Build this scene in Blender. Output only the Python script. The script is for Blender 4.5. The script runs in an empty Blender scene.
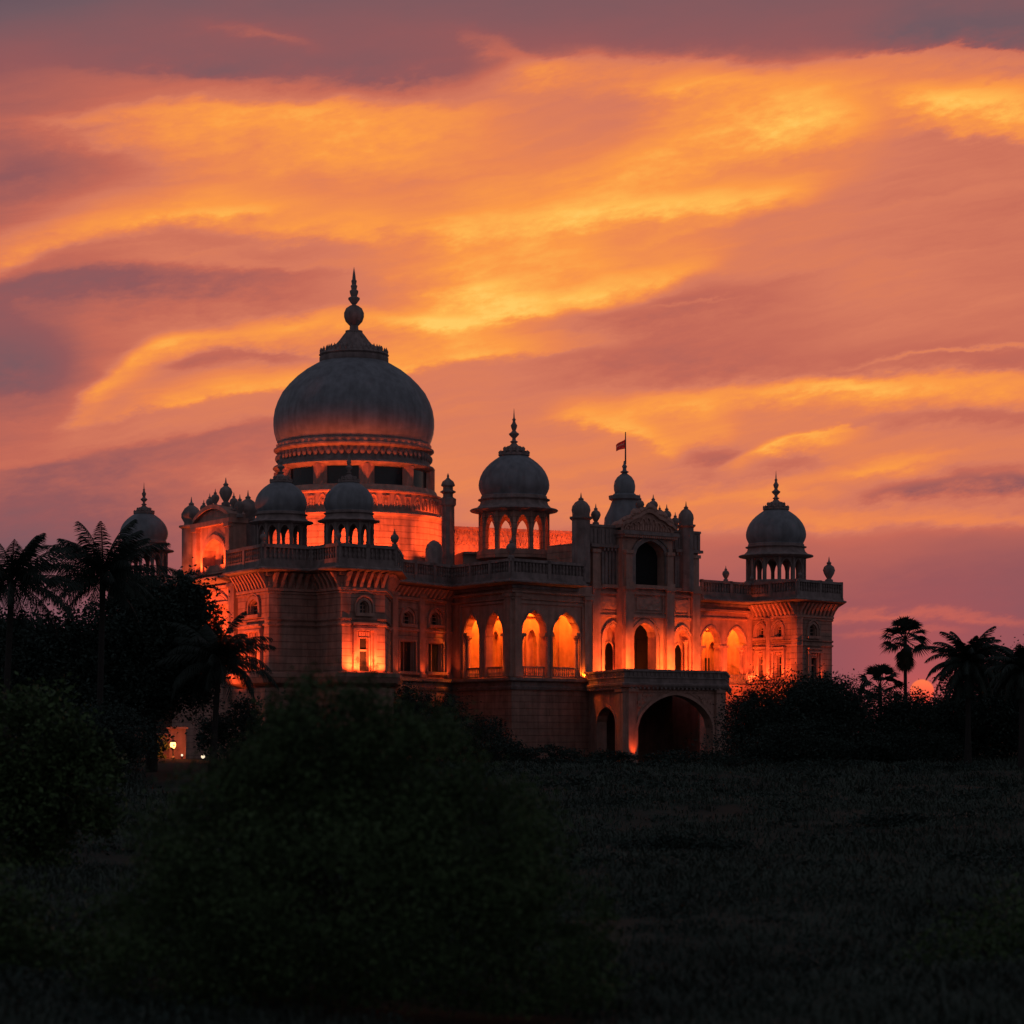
import bpy, math, random
import numpy as np
from mathutils import Vector

R = math.radians
F, CX, HY, CZ = 2310.0, 512.0, 735.0, 6.0      # focal length in pixels, column, horizon row, eye height
SC = bpy.context.scene
COL = SC.collection

# ------------------------------------------------------------------ camera
cam = bpy.data.objects.new('camera', bpy.data.cameras.new('camera'))
COL.objects.link(cam)
cam.location = (0, 0, CZ)
cam.rotation_euler = (R(90), 0, 0)
cam.data.sensor_width = 36.0
cam.data.lens = 36.0 * F / 1024.0
cam.data.shift_y = (HY - 512.0) / 1024.0
cam.data.clip_start = 0.5
cam.data.clip_end = 6000
cam.data.dof.use_dof = True
cam.data.dof.focus_distance = 228.0
cam.data.dof.aperture_fstop = 1.1
SC.camera = cam

# ------------------------------------------------------------------ exposure
SC.view_settings.view_transform = 'Standard'
SC.view_settings.look = 'None'
SC.view_settings.exposure = 0.0
SC.view_settings.gamma = 1.0
SC.view_settings.use_curve_mapping = False

SUN_AZ = math.atan((922 - CX) / F)
SUN_EL = math.atan((HY - 692) / F)

# ------------------------------------------------------------------ world: dusk air plus lit cloud bands, by compass direction and height
world = bpy.data.worlds.new("World")
SC.world = world
world.use_nodes = True
NT = world.node_tree
for n in list(NT.nodes):
    NT.nodes.remove(n)


class S:
    """a value socket with arithmetic"""
    def __init__(s, sock): s.s = sock
    def __add__(a, b): return mth('ADD', a, b)
    def __radd__(a, b): return mth('ADD', b, a)
    def __sub__(a, b): return mth('SUBTRACT', a, b)
    def __rsub__(a, b): return mth('SUBTRACT', b, a)
    def __mul__(a, b): return mth('MULTIPLY', a, b)
    def __rmul__(a, b): return mth('MULTIPLY', b, a)
    def __truediv__(a, b): return mth('DIVIDE', a, b)


def setin(node, i, v, tree=None):
    if isinstance(v, S):
        (tree or NT).links.new(v.s, node.inputs[i])
    else:
        node.inputs[i].default_value = v


def mth(op, *a, clamp=False):
    n = NT.nodes.new('ShaderNodeMath')
    n.operation = op
    n.use_clamp = clamp
    for i, v in enumerate(a):
        setin(n, i, v)
    return S(n.outputs[0])


def smooth(x, lo, hi, a=0.0, b=1.0):
    n = NT.nodes.new('ShaderNodeMapRange')
    n.interpolation_type = 'SMOOTHSTEP'
    setin(n, 0, x)
    n.inputs[1].default_value = lo
    n.inputs[2].default_value = hi
    n.inputs[3].default_value = a
    n.inputs[4].default_value = b
    return S(n.outputs[0])


def vec(x, y, z):
    n = NT.nodes.new('ShaderNodeCombineXYZ')
    for i, v in enumerate((x, y, z)):
        setin(n, i, v)
    return S(n.outputs[0])


def noise(v, scale, detail=4, rough=.5, dist=0.0):
    n = NT.nodes.new('ShaderNodeTexNoise')
    setin(n, 0, v)
    n.inputs['Scale'].default_value = scale
    n.inputs['Detail'].default_value = detail
    n.inputs['Roughness'].default_value = rough
    n.inputs['Distortion'].default_value = dist
    return S(n.outputs[0])


def lin(c):
    return tuple(((v / 255) / 12.92 if v / 255 <= .04045 else ((v / 255 + .055) / 1.055) ** 2.4) for v in c)


def ramp(x, stops, mode='LINEAR'):
    n = NT.nodes.new('ShaderNodeValToRGB')
    setin(n, 0, x)
    cr = n.color_ramp
    cr.interpolation = mode
    while len(cr.elements) < len(stops):
        cr.elements.new(.5)
    for e, (p, c) in zip(cr.elements, stops):
        e.position = p
        e.color = (*c, 1) if len(c) == 3 else (c[0], c[0], c[0], 1)
    return S(n.outputs[0])


def mixc(f, a, b, mode='MIX'):
    n = NT.nodes.new('ShaderNodeMix')
    n.data_type = 'RGBA'
    n.blend_type = mode
    setin(n, 0, f)
    for i, v in ((6, a), (7, b)):
        if isinstance(v, S):
            NT.links.new(v.s, n.inputs[i])
        else:
            n.inputs[i].default_value = (*v, 1)
    return S(n.outputs[2])


def ang(px, py):
    """compass angle and height of a viewing direction, in 1/2310 rad"""
    return (math.atan((px - CX) / F) * F, math.atan2(HY - py, math.hypot(F, px - CX)) * F)


tc = NT.nodes.new('ShaderNodeTexCoord')
sep = NT.nodes.new('ShaderNodeSeparateXYZ')
NT.links.new(tc.outputs['Generated'], sep.inputs[0])
dx, dy, dz = (S(sep.outputs[i]) for i in range(3))
AZ = mth('ARCTAN2', dx, dy) * F
EL = mth('ARCSINE', dz) * F
# clouds are drawn out by the wind: warp the two angles with broad and fine noise
q = vec(AZ * .0016 + 3.1, EL * .0042 + 1.7, .3)
wx = noise(q, 1.6, 3, .5) - .5
wy = noise(vec(AZ * .0021 + 9.4, EL * .0046 + 5.2, .9), 1.9, 3, .55) - .5
fx = noise(vec(AZ * .006 + EL * .003, EL * .018 - AZ * .002, 4.2), 2.0, 5, .62) - .5
fz = noise(vec(AZ * .019 + EL * .010, EL * .050 - AZ * .012, 1.2), 1.5, 6, .66) - .5
X = AZ + wx * 105.0 + fx * 40.0 + fz * 30.0 - 14.0
Y = EL + wy * 42.0 + fx * 22.0 + fz * 20.0 + 12.0
# base warmth by height
ytab = [(-60, .05), (0, .16), (30, .22), (62, .33), (115, .48), (200, .53), (300, .53), (360, .50), (430, .54), (475, .58),
        (512, .50), (540, .385), (600, .31), (660, .27), (700, .25), (735, .22)]
stops = sorted(((HY - py) / 900.0, (h,)) for py, h in ytab)
h = ramp(EL * (1 / 900.0) + wy * .045 + .006, [(max(0.0, min(1.0, p)), c) for p, c in stops])


P3 = vec(X, Y, 1.0)
FXM = fx * 1.0 + fz * .9 + 1.0
bank_sum = S(NT.nodes.new('ShaderNodeValue').outputs[0])
bank_sum.s.default_value = 0.0


def dot3(v, c):
    n = NT.nodes.new('ShaderNodeVectorMath')
    n.operation = 'DOT_PRODUCT'
    NT.links.new(v.s, n.inputs[0])
    n.inputs[1].default_value = c
    return S(n.outputs['Value'])


def stroke(p1, p2, up, dn, amp, curv=0.0):
    """a bank of cloud along a line, with its own softness above and below"""
    global bank_sum
    a, b = ang(*p1), ang(*p2)
    if b[0] < a[0]: a, b = b, a
    ux, uy = b[0] - a[0], b[1] - a[1]
    L = math.hypot(ux, uy)
    ux, uy = ux / L, uy / L
    k = 2.0 / L
    t = dot3(P3, (ux * k, uy * k, -(a[0] * ux + a[1] * uy) * k - 1.0))
    t2 = t * t
    d = dot3(P3, (-uy, ux, -(a[1] * ux - a[0] * uy) - curv))
    if curv:
        d = mth('MULTIPLY_ADD', t2, curv, d)
    c1, c2 = (1 / up + 1 / dn) / 2, (1 / up - 1 / dn) / 2
    g = mth('MULTIPLY_ADD', mth('ABSOLUTE', d), c2, d * c1)
    e = mth('MULTIPLY_ADD', t2 * t2, .9, g * g)
    bank_sum = mth('MULTIPLY_ADD', mth('POWER', math.exp(-1), e), amp, bank_sum)


BANKS = [
    # p1, p2, softness above, below, amount, bow
    ((838, 58), (1060, 50), 5, 20, .20, 10), ((885, 84), (1070, 106), 14, 20, .36, 6), ((960, 70), (1060, 78), 6, 10, .14, 0), ((905, 112), (1060, 128), 22, 7, .16, 0),
    ((858, 104), (590, 180), 30, 34, .26, 14), ((822, 172), (520, 205), 16, 14, .24, -4), ((870, 112), (770, 118), 16, 26, .12, 6), ((812, 186), (640, 232), 30, 8, .16, 4),
    ((705, 246), (425, 308), 30, 9, .34, -14), ((590, 225), (390, 285), 50, 46, .22, 0), ((620, 160), (430, 215), 40, 40, .14, 8),
    ((30, 104), (480, 100), 7, 50, .27, 8), ((470, 66), (740, 58), 9, 26, .20, 8), ((640, 80), (860, 70), 12, 36, .20, 4),
    ((-40, 268), (235, 192), 26, 8, .26, 14), ((180, 205), (470, 215), 26, 14, .20, 0), ((250, 150), (430, 150), 30, 20, .07, 0),
    ((-20, 272), (330, 262), 6, 34, -.17, 10), ((150, 225), (330, 232), 5, 14, -.08, 4), ((-40, 160), (130, 150), 30, 26, -.12, 0), ((-80, 352), (75, 356), 40, 30, -.17, 0),
    ((70, 398), (205, 316), 7, 16, .26, 10), ((170, 330), (470, 318), 8, 22, .24, 18), ((130, 398), (570, 336), 26, 5, .28, 4),
    ((160, 356), (320, 350), 6, 14, -.17, 14), ((-30, 460), (350, 396), 5, 64, -.15, 0), ((-30, 520), (240, 490), 40, 40, -.06, 0),
    ((440, 262), (530, 300), 22, 16, .10, 0), ((520, 298), (800, 268), 10, 60, -.11, 0), ((830, 126), (620, 250), 8, 40, -.05, 0),
    ((540, 406), (650, 436), 16, 9, .24, 6), ((640, 444), (720, 418), 20, 8, .16, 0), ((712, 452), (850, 420), 3.5, 12, .30, 8),
    ((600, 394), (900, 380), 8, 18, .20, 6), ((790, 380), (1060, 376), 8, 20, .26, 6), ((600, 405), (700, 395), 20, 20, .10, 0),
    ((860, 410), (1060, 402), 8, 10, -.10, 0), ((650, 446), (820, 448), 8, 16, -.16, 4), ((740, 474), (940, 446), 6, 7, .18, 3), ((850, 480), (1080, 462), 9, 12, -.24, 3),
    ((560, 466), (860, 462), 6, 9, -.08, 0), ((560, 490), (820, 478), 5, 8, .09, 2), ((640, 505), (1060, 505), 10, 8, .14, 0), ((450, 500), (640, 500), 18, 14, .08, 0),
    ((560, 356), (1060, 352), 30, 22, -.08, 0), ((830, 200), (1060, 240), 70, 80, -.03, 0),
    ((90, 50), (490, 58), 30, 12, -.15, -4), ((500, 30), (1060, 20), 24, 22, -.05, 0), ((440, 22), (560, 62), 9, 16, .12, 0), ((-20, 34), (170, 44), 10, 26, .03, 4), ((180, 8), (300, 30), 6, 10, .08, 4), ((880, 16), (1070, 22), 20, 26, -.12, 0),
    ((780, 600), (1060, 606), 4, 5, .10, 1), ((820, 622), (960, 616), 3, 4, .07, 1), ((840, 560), (1060, 558), 40, 40, -.03, 0),
]
for b in BANKS:
    stroke(*b)
for p1, p2, w, amp in (((840, 357), (1050, 333), 2.4, .13), ((640, 292), (722, 283), 2.0, .05)):   # vapour trails
    stroke(p1, p2, w, w, amp, 2)
h = h + bank_sum * FXM
# wispy grain along the wind, dimmer to the far left
g1 = noise(vec(AZ * .010 + EL * .006, EL * .040 - AZ * .006, 7.7), 1.0, 6, .6) - .5
g2 = noise(vec(AZ * .0045, EL * .012, 2.7), 1.0, 4, .55) - .5
fil = noise(vec(X * .0045 + Y * .003, Y * .085 - X * .014, 3.3), 1.0, 5, .6) - .5
veil = smooth(h, .34, .62)
h = h + g1 * .06 + g2 * .075 + fil * (veil * .16 + .012)
h = h - smooth(AZ, -240.0, -560.0, 0, .16) - smooth(AZ, 340.0, 620.0, 0, .05)
glow = ramp(h, [(0.0, lin((92, 82, 94))), (.14, lin((116, 90, 97))), (.29, lin((150, 90, 91))), (.42, lin((196, 106, 88))), (.5, lin((214, 122, 94))),
                (.62, lin((235, 134, 82))), (.76, lin((252, 154, 72))), (.9, lin((255, 184, 84))), (1.0, lin((255, 202, 100)))])
low = smooth(EL, 250.0, 60.0)
glow = mixc(low, glow, mixc(1.0, glow, (1.0, .86, .98), 'MULTIPLY'))
# the sun, a dull disc in the haze
sd = Vector((math.sin(SUN_AZ) * math.cos(SUN_EL), math.cos(SUN_AZ) * math.cos(SUN_EL), math.sin(SUN_EL)))
cosang = dx * sd.x + dy * sd.y + dz * sd.z
sep_ang = mth('ARCCOSINE', mth('MINIMUM', cosang, 1.0)) * F
disc = smooth(sep_ang, 12.4, 11.0)
halo = mth('EXPONENT', sep_ang * (-1 / 46.0)) * .42
glow = mixc(halo, glow, lin((255, 96, 78)))
glow = mixc(disc, glow, mixc(smooth(EL, 34.0, 56.0), lin((255, 84, 66)), lin((255, 122, 76))))
# away from the sunset the sky is dim and blue: physical dusk sky plus thin grey cloud
nish = NT.nodes.new('ShaderNodeTexSky')
nish.sky_type = 'NISHITA'
nish.sun_disc = False
nish.sun_elevation = SUN_EL
nish.sun_rotation = SUN_AZ
nish.altitude = 300
nish.air_density = 1.4
nish.dust_density = 3.0
dusk = mixc(1.0, mixc(1.0, S(nish.outputs[0]), (.045, .045, .045), 'MULTIPLY'), (.086, .087, .115), 'ADD')
front = smooth(mth('ABSOLUTE', AZ), 1800.0, 800.0) * smooth(EL, 1500.0, 740.0)
sky = mixc(front, dusk, glow)
bg = NT.nodes.new('ShaderNodeBackground')
NT.links.new(sky.s, bg.inputs[0])
bg.inputs[1].default_value = 1.0
wo = NT.nodes.new('ShaderNodeOutputWorld')
NT.links.new(bg.outputs[0], wo.inputs[0])

# ------------------------------------------------------------------ sun lamp, almost on the horizon behind the palace
sun = bpy.data.objects.new('sun', bpy.data.lights.new('sun', 'SUN'))
COL.objects.link(sun)
sun.data.energy = .35
sun.data.angle = R(.5)
sun.data.color = (1.0, .42, .24)
sun.rotation_euler = (-sd).to_track_quat('-Z', 'Y').to_euler()
#%%SKY_END

# ------------------------------------------------------------------ materials
def material(name, col, rough=.85, var=.25, scale=1.2, bump=.15, bscale=6.0, courses=None, spec=.3, stain=0.0, carve=None):
    m = bpy.data.materials.new(name)
    m.use_nodes = True
    t = m.node_tree
    p = t.nodes['Principled BSDF']
    p.inputs['Roughness'].default_value = rough
    p.inputs['Specular IOR Level'].default_value = spec
    N = t.nodes.new
    geo = N('ShaderNodeNewGeometry')
    nz = N('ShaderNodeTexNoise')
    nz.inputs['Scale'].default_value = scale
    nz.inputs['Detail'].default_value = 6
    nz.inputs['Roughness'].default_value = .6
    t.links.new(geo.outputs['Position'], nz.inputs['Vector'])
    cr = N('ShaderNodeValToRGB')
    cr.color_ramp.elements[0].position, cr.color_ramp.elements[1].position = .3, .72
    cr.color_ramp.elements[0].color = (*[c * (1 - var) for c in col], 1)
    cr.color_ramp.elements[1].color = (*[min(1, c * (1 + var)) for c in col], 1)
    t.links.new(nz.outputs[0], cr.inputs[0])
    colour = cr.outputs[0]
    height = None
    if courses or carve:
        sx = N('ShaderNodeSeparateXYZ')
        t.links.new(geo.outputs['Position'], sx.inputs[0])
        cx = N('ShaderNodeVectorMath'); cx.operation = 'CROSS_PRODUCT'
        t.links.new(geo.outputs['True Normal'], cx.inputs[0]); cx.inputs[1].default_value = (0, 0, 1)
        nm = N('ShaderNodeVectorMath'); nm.operation = 'NORMALIZE'
        t.links.new(cx.outputs[0], nm.inputs[0])
        dt = N('ShaderNodeVectorMath'); dt.operation = 'DOT_PRODUCT'
        t.links.new(geo.outputs['Position'], dt.inputs[0]); t.links.new(nm.outputs[0], dt.inputs[1])
        cb = N('ShaderNodeCombineXYZ')
        t.links.new(dt.outputs['Value'], cb.inputs[0]); t.links.new(sx.outputs[2], cb.inputs[1])
    if courses:
        br = N('ShaderNodeTexBrick')
        br.inputs['Scale'].default_value = 1.0
        br.inputs['Brick Width'].default_value = courses[1]
        br.inputs['Row Height'].default_value = courses[0]
        br.inputs['Mortar Size'].default_value = courses[2]
        br.inputs['Mortar Smooth'].default_value = .25
        br.inputs['Color1'].default_value = (1, 1, 1, 1)
        br.inputs['Color2'].default_value = (.86, .86, .86, 1)
        br.inputs['Mortar'].default_value = (.6, .58, .58, 1)
        t.links.new(cb.outputs[0], br.inputs['Vector'])
        mx = N('ShaderNodeMix'); mx.data_type = 'RGBA'; mx.blend_type = 'MULTIPLY'; mx.inputs[0].default_value = .9
        t.links.new(colour, mx.inputs[6]); t.links.new(br.outputs['Color'], mx.inputs[7])
        colour = mx.outputs[2]
        height = br.outputs['Fac']
    if stain:
        mp = N('ShaderNodeMapping')
        mp.inputs['Scale'].default_value = (1.3, 1.3, .16)
        t.links.new(geo.outputs['Position'], mp.inputs[0])
        n2 = N('ShaderNodeTexNoise'); n2.inputs['Scale'].default_value = 1.4; n2.inputs['Detail'].default_value = 7
        t.links.new(mp.outputs[0], n2.inputs['Vector'])
        c2 = N('ShaderNodeValToRGB')
        c2.color_ramp.elements[0].position, c2.color_ramp.elements[1].position = .36, .62
        c2.color_ramp.elements[0].color = (1 - stain, 1 - stain, 1 - stain, 1)
        t.links.new(n2.outputs[0], c2.inputs[0])
        mx = N('ShaderNodeMix'); mx.data_type = 'RGBA'; mx.blend_type = 'MULTIPLY'; mx.inputs[0].default_value = 1
        t.links.new(colour, mx.inputs[6]); t.links.new(c2.outputs[0], mx.inputs[7])
        colour = mx.outputs[2]
    if carve:
        vo = N('ShaderNodeTexVoronoi')
        vo.feature = 'SMOOTH_F1'
        vo.inputs['Scale'].default_value = carve
        t.links.new(cb.outputs[0], vo.inputs['Vector'])
        height = vo.outputs['Distance']
    t.links.new(colour, p.inputs['Base Color'])
    b1 = N('ShaderNodeBump'); b1.inputs['Strength'].default_value = bump; b1.inputs['Distance'].default_value = .05
    n3 = N('ShaderNodeTexNoise'); n3.inputs['Scale'].default_value = bscale; n3.inputs['Detail'].default_value = 5
    t.links.new(geo.outputs['Position'], n3.inputs['Vector'])
    t.links.new(n3.outputs[0], b1.inputs['Height'])
    last = b1
    if height is not None:
        b2 = N('ShaderNodeBump'); b2.inputs['Strength'].default_value = .9; b2.inputs['Distance'].default_value = -.05 if courses else .16
        t.links.new(height, b2.inputs['Height']); t.links.new(b1.outputs[0], b2.inputs['Normal'])
        last = b2
    t.links.new(last.outputs[0], p.inputs['Normal'])
    return m


STONE = material('pink_stone_blocks', (.47, .255, .20), .85, .24, .9, .2, 5, courses=(.66, 7.0, .04), stain=.3)
SMOOTHSTONE = material('dressed_stone', (.47, .258, .205), .8, .22, 1.3, .2, 7, stain=.25)
CARVED = material('carved_stone', (.45, .245, .195), .85, .2, 1.5, .3, 9, carve=2.6)
DOMEMAT = material('dome_plaster', (.225, .228, .245), .7, .22, .7, .12, 4, stain=.22)
DARKTRIM = material('weathered_parapet_stone', (.29, .215, .20), .85, .3, 1.1, .25, 7, stain=.3)
ROOFMAT = material('roof_plaster', (.30, .22, .19), .9, .25, .8, .2, 5)
DARKIN = material('dark_recess_infill', (.012, .011, .011), .8, .3, 3, .1, 9)  # infill of doors and recesses, with the inner shade put into its colour
DARKOPENING = material('dark_opening_paint', (.004, .0035, .0035), .9, .2, 3, .05, 9, spec=.05)  # near-black colour standing in for the shade inside the gate openings
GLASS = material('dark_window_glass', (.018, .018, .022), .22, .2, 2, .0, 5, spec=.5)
METAL = material('dark_metal', (.05, .05, .055), .5, .2, 6, .05, 9)
BARK = material('bark', (.035, .029, .026), .95, .3, 5, .5, 14)
LEAF = material('dark_leaves', (.033, .050, .040), .7, .45, .8, .0, 5, spec=.15)
LEAF2 = material('bush_leaves', (.058, .094, .036), .65, .5, 1.6, .0, 5, spec=.15)
PALMLEAF = material('palm_leaves', (.026, .036, .028), .7, .4, 1.2, .0, 5, spec=.2)
DRYLEAF = material('dry_palm_skirt', (.055, .045, .03), .9, .3, 2, .0, 5)
GRASSMAT = material('grass_blades', (.062, .078, .062), .8, .5, .25, .0, 5, spec=.1)
SOIL = material('grassy_soil', (.028, .037, .029), .95, .5, .12, .6, 2.2, spec=.1)
def cloth(name, col):
    m = material(name, col, .8, .25, 3, .0, 5)
    t = m.node_tree
    tr = t.nodes.new('ShaderNodeBsdfTranslucent')
    tr.inputs[0].default_value = (*col, 1)
    mx = t.nodes.new('ShaderNodeMixShader')
    mx.inputs[0].default_value = .6
    t.links.new(t.nodes['Principled BSDF'].outputs[0], mx.inputs[1])
    t.links.new(tr.outputs[0], mx.inputs[2])
    t.links.new(mx.outputs[0], t.nodes['Material Output'].inputs[0])
    return m


FLAGMAT = cloth('red_flag_cloth', (.62, .06, .06))
FLAGPALE = cloth('pale_flag_band', (.7, .32, .28))


def glowmat(name, col, strength):
    m = bpy.data.materials.new(name)
    m.use_nodes = True
    p = m.node_tree.nodes['Principled BSDF']
    p.inputs['Base Color'].default_value = (.8, .7, .5, 1)
    p.inputs['Emission Color'].default_value = (*col, 1)
    p.inputs['Emission Strength'].default_value = strength
    return m


LAMPGLOW = glowmat('lit_lantern_glass', (1.0, .46, .12), 5.0)
PALEGLOW = glowmat('pale_sky_glow', (.62, .42, .44), .55)  # added glow in place of pale sky seen through an opening
WHITEGLOW = glowmat('lit_garden_light', (1.0, .80, .55), 1.2)


# ------------------------------------------------------------------ mesh helpers
class MB:
    """collects faces, linked in the end as one mesh object"""
    def __init__(s):
        s.v, s.f, s.mi, s.m, s.flat = [], [], [], 0, True

    def add(s, vs, fs):
        o = len(s.v)
        s.v += [tuple(p) for p in vs]
        for f in fs:
            s.f.append(tuple(i + o for i in f))
            s.mi.append(s.m)

    def quad(s, a, b, c, d): s.add((a, b, c, d), ((0, 1, 2, 3),))

    def hexa(s, p):   # p: four bottom points, four top points
        s.add(p, ((3, 2, 1, 0), (4, 5, 6, 7), (0, 1, 5, 4), (1, 2, 6, 5), (2, 3, 7, 6), (3, 0, 4, 7)))

    def box(s, x0, x1, y0, y1, z0, z1):
        s.hexa([(x0, y0, z0), (x1, y0, z0), (x1, y1, z0), (x0, y1, z0), (x0, y0, z1), (x1, y0, z1), (x1, y1, z1), (x0, y1, z1)])

    def lathe(s, c, prof, n=24, a0=0.0, capb=True, capt=True, flute=0.0):
        vs, fs = [], []
        for r, z in prof:
            for i in range(n):
                a = a0 + 2 * math.pi * i / n
                k = r * (1 - flute * (i % 2))
                vs.append((c[0] + k * math.cos(a), c[1] + k * math.sin(a), z))
        for j in range(len(prof) - 1):
            for i in range(n):
                i2 = (i + 1) % n
                fs.append((j * n + i, j * n + i2, (j + 1) * n + i2, (j + 1) * n + i))
        if capb: fs.append(tuple(range(n - 1, -1, -1)))
        if capt: fs.append(tuple((len(prof) - 1) * n + i for i in range(n)))
        s.add(vs, fs)

    def tube(s, pts, rads, n=7):
        vs, fs = [], []
        for k, p in enumerate(pts):
            a = Vector(pts[min(k + 1, len(pts) - 1)]) - Vector(pts[max(k - 1, 0)])
            a.normalize()
            e1 = a.orthogonal().normalized() if abs(a.z) < .99 else Vector((1, 0, 0))
            if abs(a.z) > .3:
                e1 = Vector((1, 0, 0)); e1 = (e1 - a * e1.dot(a)).normalized()
            e2 = a.cross(e1)
            for i in range(n):
                t = 2 * math.pi * i / n
                vs.append(Vector(p) + (e1 * math.cos(t) + e2 * math.sin(t)) * rads[k])
        for k in range(len(pts) - 1):
            for i in range(n):
                i2 = (i + 1) % n
                fs.append((k * n + i, k * n + i2, (k + 1) * n + i2, (k + 1) * n + i))
        fs.append(tuple(range(n - 1, -1, -1)))
        fs.append(tuple((len(pts) - 1) * n + i for i in range(n)))
        s.add(vs, fs)

    def sweep(s, line, prof):
        """a moulding: closed profile of (outward, z) carried along a plan line, mitred at the corners"""
        n, k = len(line), len(prof)
        offs = [offset_dir(line, i) for i in range(n)]
        vs, fs = [], []
        for (x, y), (ox, oy) in zip(line, offs):
            for w, z in prof:
                vs.append((x + ox * w, y + oy * w, z))
        for i in range(n - 1):
            for j in range(k):
                j2 = (j + 1) % k
                fs.append((i * k + j, (i + 1) * k + j, (i + 1) * k + j2, i * k + j2))
        fs.append(tuple(range(k)))
        fs.append(tuple((n - 1) * k + j for j in range(k - 1, -1, -1)))
        s.add(vs, fs)

    def build(s, name, mats, parent=None, smooth_deg=None):
        me = bpy.data.meshes.new(name)
        me.from_pydata(s.v, [], s.f)
        mats = mats if isinstance(mats, (list, tuple)) else [mats]
        for m in mats:
            me.materials.append(m)
        if len(mats) > 1:
            me.polygons.foreach_set('material_index', s.mi)
        if smooth_deg:
            me.polygons.foreach_set('use_smooth', [True] * len(s.f))
            me.set_sharp_from_angle(angle=R(smooth_deg))
        me.update()
        o = bpy.data.objects.new(name, me)
        COL.objects.link(o)
        if parent:
            o.parent = parent
            o.matrix_parent_inverse = parent_inverse(parent)
        return o


def parent_inverse(p):
    m = p.matrix_basis.copy()
    q = p.parent
    while q:
        m = q.matrix_basis @ m if False else m
        q = q.parent
    return m.inverted()


def offset_dir(line, i):
    def nrm(a, b):
        tx, ty = b[0] - a[0], b[1] - a[1]
        l = math.hypot(tx, ty)
        return (ty / l, -tx / l)
    ns = []
    if i > 0: ns.append(nrm(line[i - 1], line[i]))
    if i < len(line) - 1: ns.append(nrm(line[i], line[i + 1]))
    if len(ns) == 1: return ns[0]
    mx, my = ns[0][0] + ns[1][0], ns[0][1] + ns[1][1]
    l2 = mx * mx + my * my
    k = min(2.0 / l2, 2.2 / math.sqrt(l2))
    return (mx * k, my * k)


def offset_line(line, w):
    return [(x + offset_dir(line, i)[0] * w, y + offset_dir(line, i)[1] * w) for i, (x, y) in enumerate(line)]


def at(px, d):
    return ((px - CX) * d / F, d)


def zat(py, d):
    return CZ + (HY - py) * d / F


def plan(pts):
    return [at(*p) for p in pts]


class Seg:
    """one straight wall in plan, with its own along / outward / up axes"""
    def __init__(s, A, B):
        s.A, s.B = A, B
        dx_, dy_ = B[0] - A[0], B[1] - A[1]
        s.L = math.hypot(dx_, dy_)
        s.t = (dx_ / s.L, dy_ / s.L)
        s.o = (s.t[1], -s.t[0])

    def u(s, px):
        k = (px - CX) / F
        return (k * s.A[1] - s.A[0]) / (s.t[0] - k * s.t[1])

    def z(s, px, py):
        return zat(py, s.A[1] + s.u(px) * s.t[1])

    def P(s, u, w, z):
        return (s.A[0] + s.t[0] * u + s.o[0] * w, s.A[1] + s.t[1] * u + s.o[1] * w, z)

    def box(s, mb, u0, u1, w0, w1, z0, z1):
        mb.hexa([s.P(u0, w1, z0), s.P(u1, w1, z0), s.P(u1, w0, z0), s.P(u0, w0, z0),
                 s.P(u0, w1, z1), s.P(u1, w1, z1), s.P(u1, w0, z1), s.P(u0, w0, z1)])

    def pbox(s, mb, p0, p1, y1, y0, w0, w1):
        """a box given by picture columns and rows on this wall"""
        pm = (p0 + p1) / 2
        s.box(mb, s.u(p0), s.u(p1), w0, w1, s.z(pm, y0), s.z(pm, y1))


def arch(u0, u1, zs, za, kind='point', n=16):
    pts = []
    for i in range(n + 1):
        x = i / n
        q_ = abs(2 * x - 1)
        if kind == 'point':
            f_ = .80 * math.sqrt(max(0, 1 - q_ ** 2)) + .20 * (1 - q_)
        elif kind == 'cusp':
            f_ = .78 * math.sqrt(max(0, 1 - q_ ** 2)) + .22 * (1 - q_) - .07 * (1 - abs(math.sin(x * math.pi * 4.5 + math.pi * .25))) * (1 if 0 < x < 1 else 0)
        elif kind == 'flat':
            f_ = .62 * math.sqrt(max(0, 1 - q_ ** 2.6)) + .38 * (1 - q_ ** 1.5)
        else:
            f_ = math.sqrt(max(0, 1 - q_ ** 2))
        pts.append((u0 + (u1 - u0) * x, zs + (za - zs) * max(0.0, f_)))
    return pts


def op(seg, p0, p1, yb, ys, ya, kind='point', n=16):
    """an opening given by picture columns and rows on its wall: sill, springing, apex"""
    pm = (p0 + p1) / 2
    u0, u1 = seg.u(p0), seg.u(p1)
    zb, zs, za = seg.z(pm, yb), seg.z(pm, ys), seg.z(pm, ya)
    c = [(u0, za), (u1, za)] if kind == 'rect' else arch(u0, u1, zs, za, kind, n)
    return dict(u0=u0, u1=u1, zb=zb, c=c)


def opz(u0, u1, zb, zs, za, kind='point', n=16):
    c = [(u0, za), (u1, za)] if kind == 'rect' else arch(u0, u1, zs, za, kind, n)
    return dict(u0=u0, u1=u1, zb=zb, c=c)


def cz_at(o, u):
    c = o['c']
    for (a, za), (b, zb) in zip(c, c[1:]):
        if u <= b + 1e-9:
            return za + (zb - za) * (0 if b == a else max(0, min(1, (u - a) / (b - a))))
    return c[-1][1]


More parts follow.
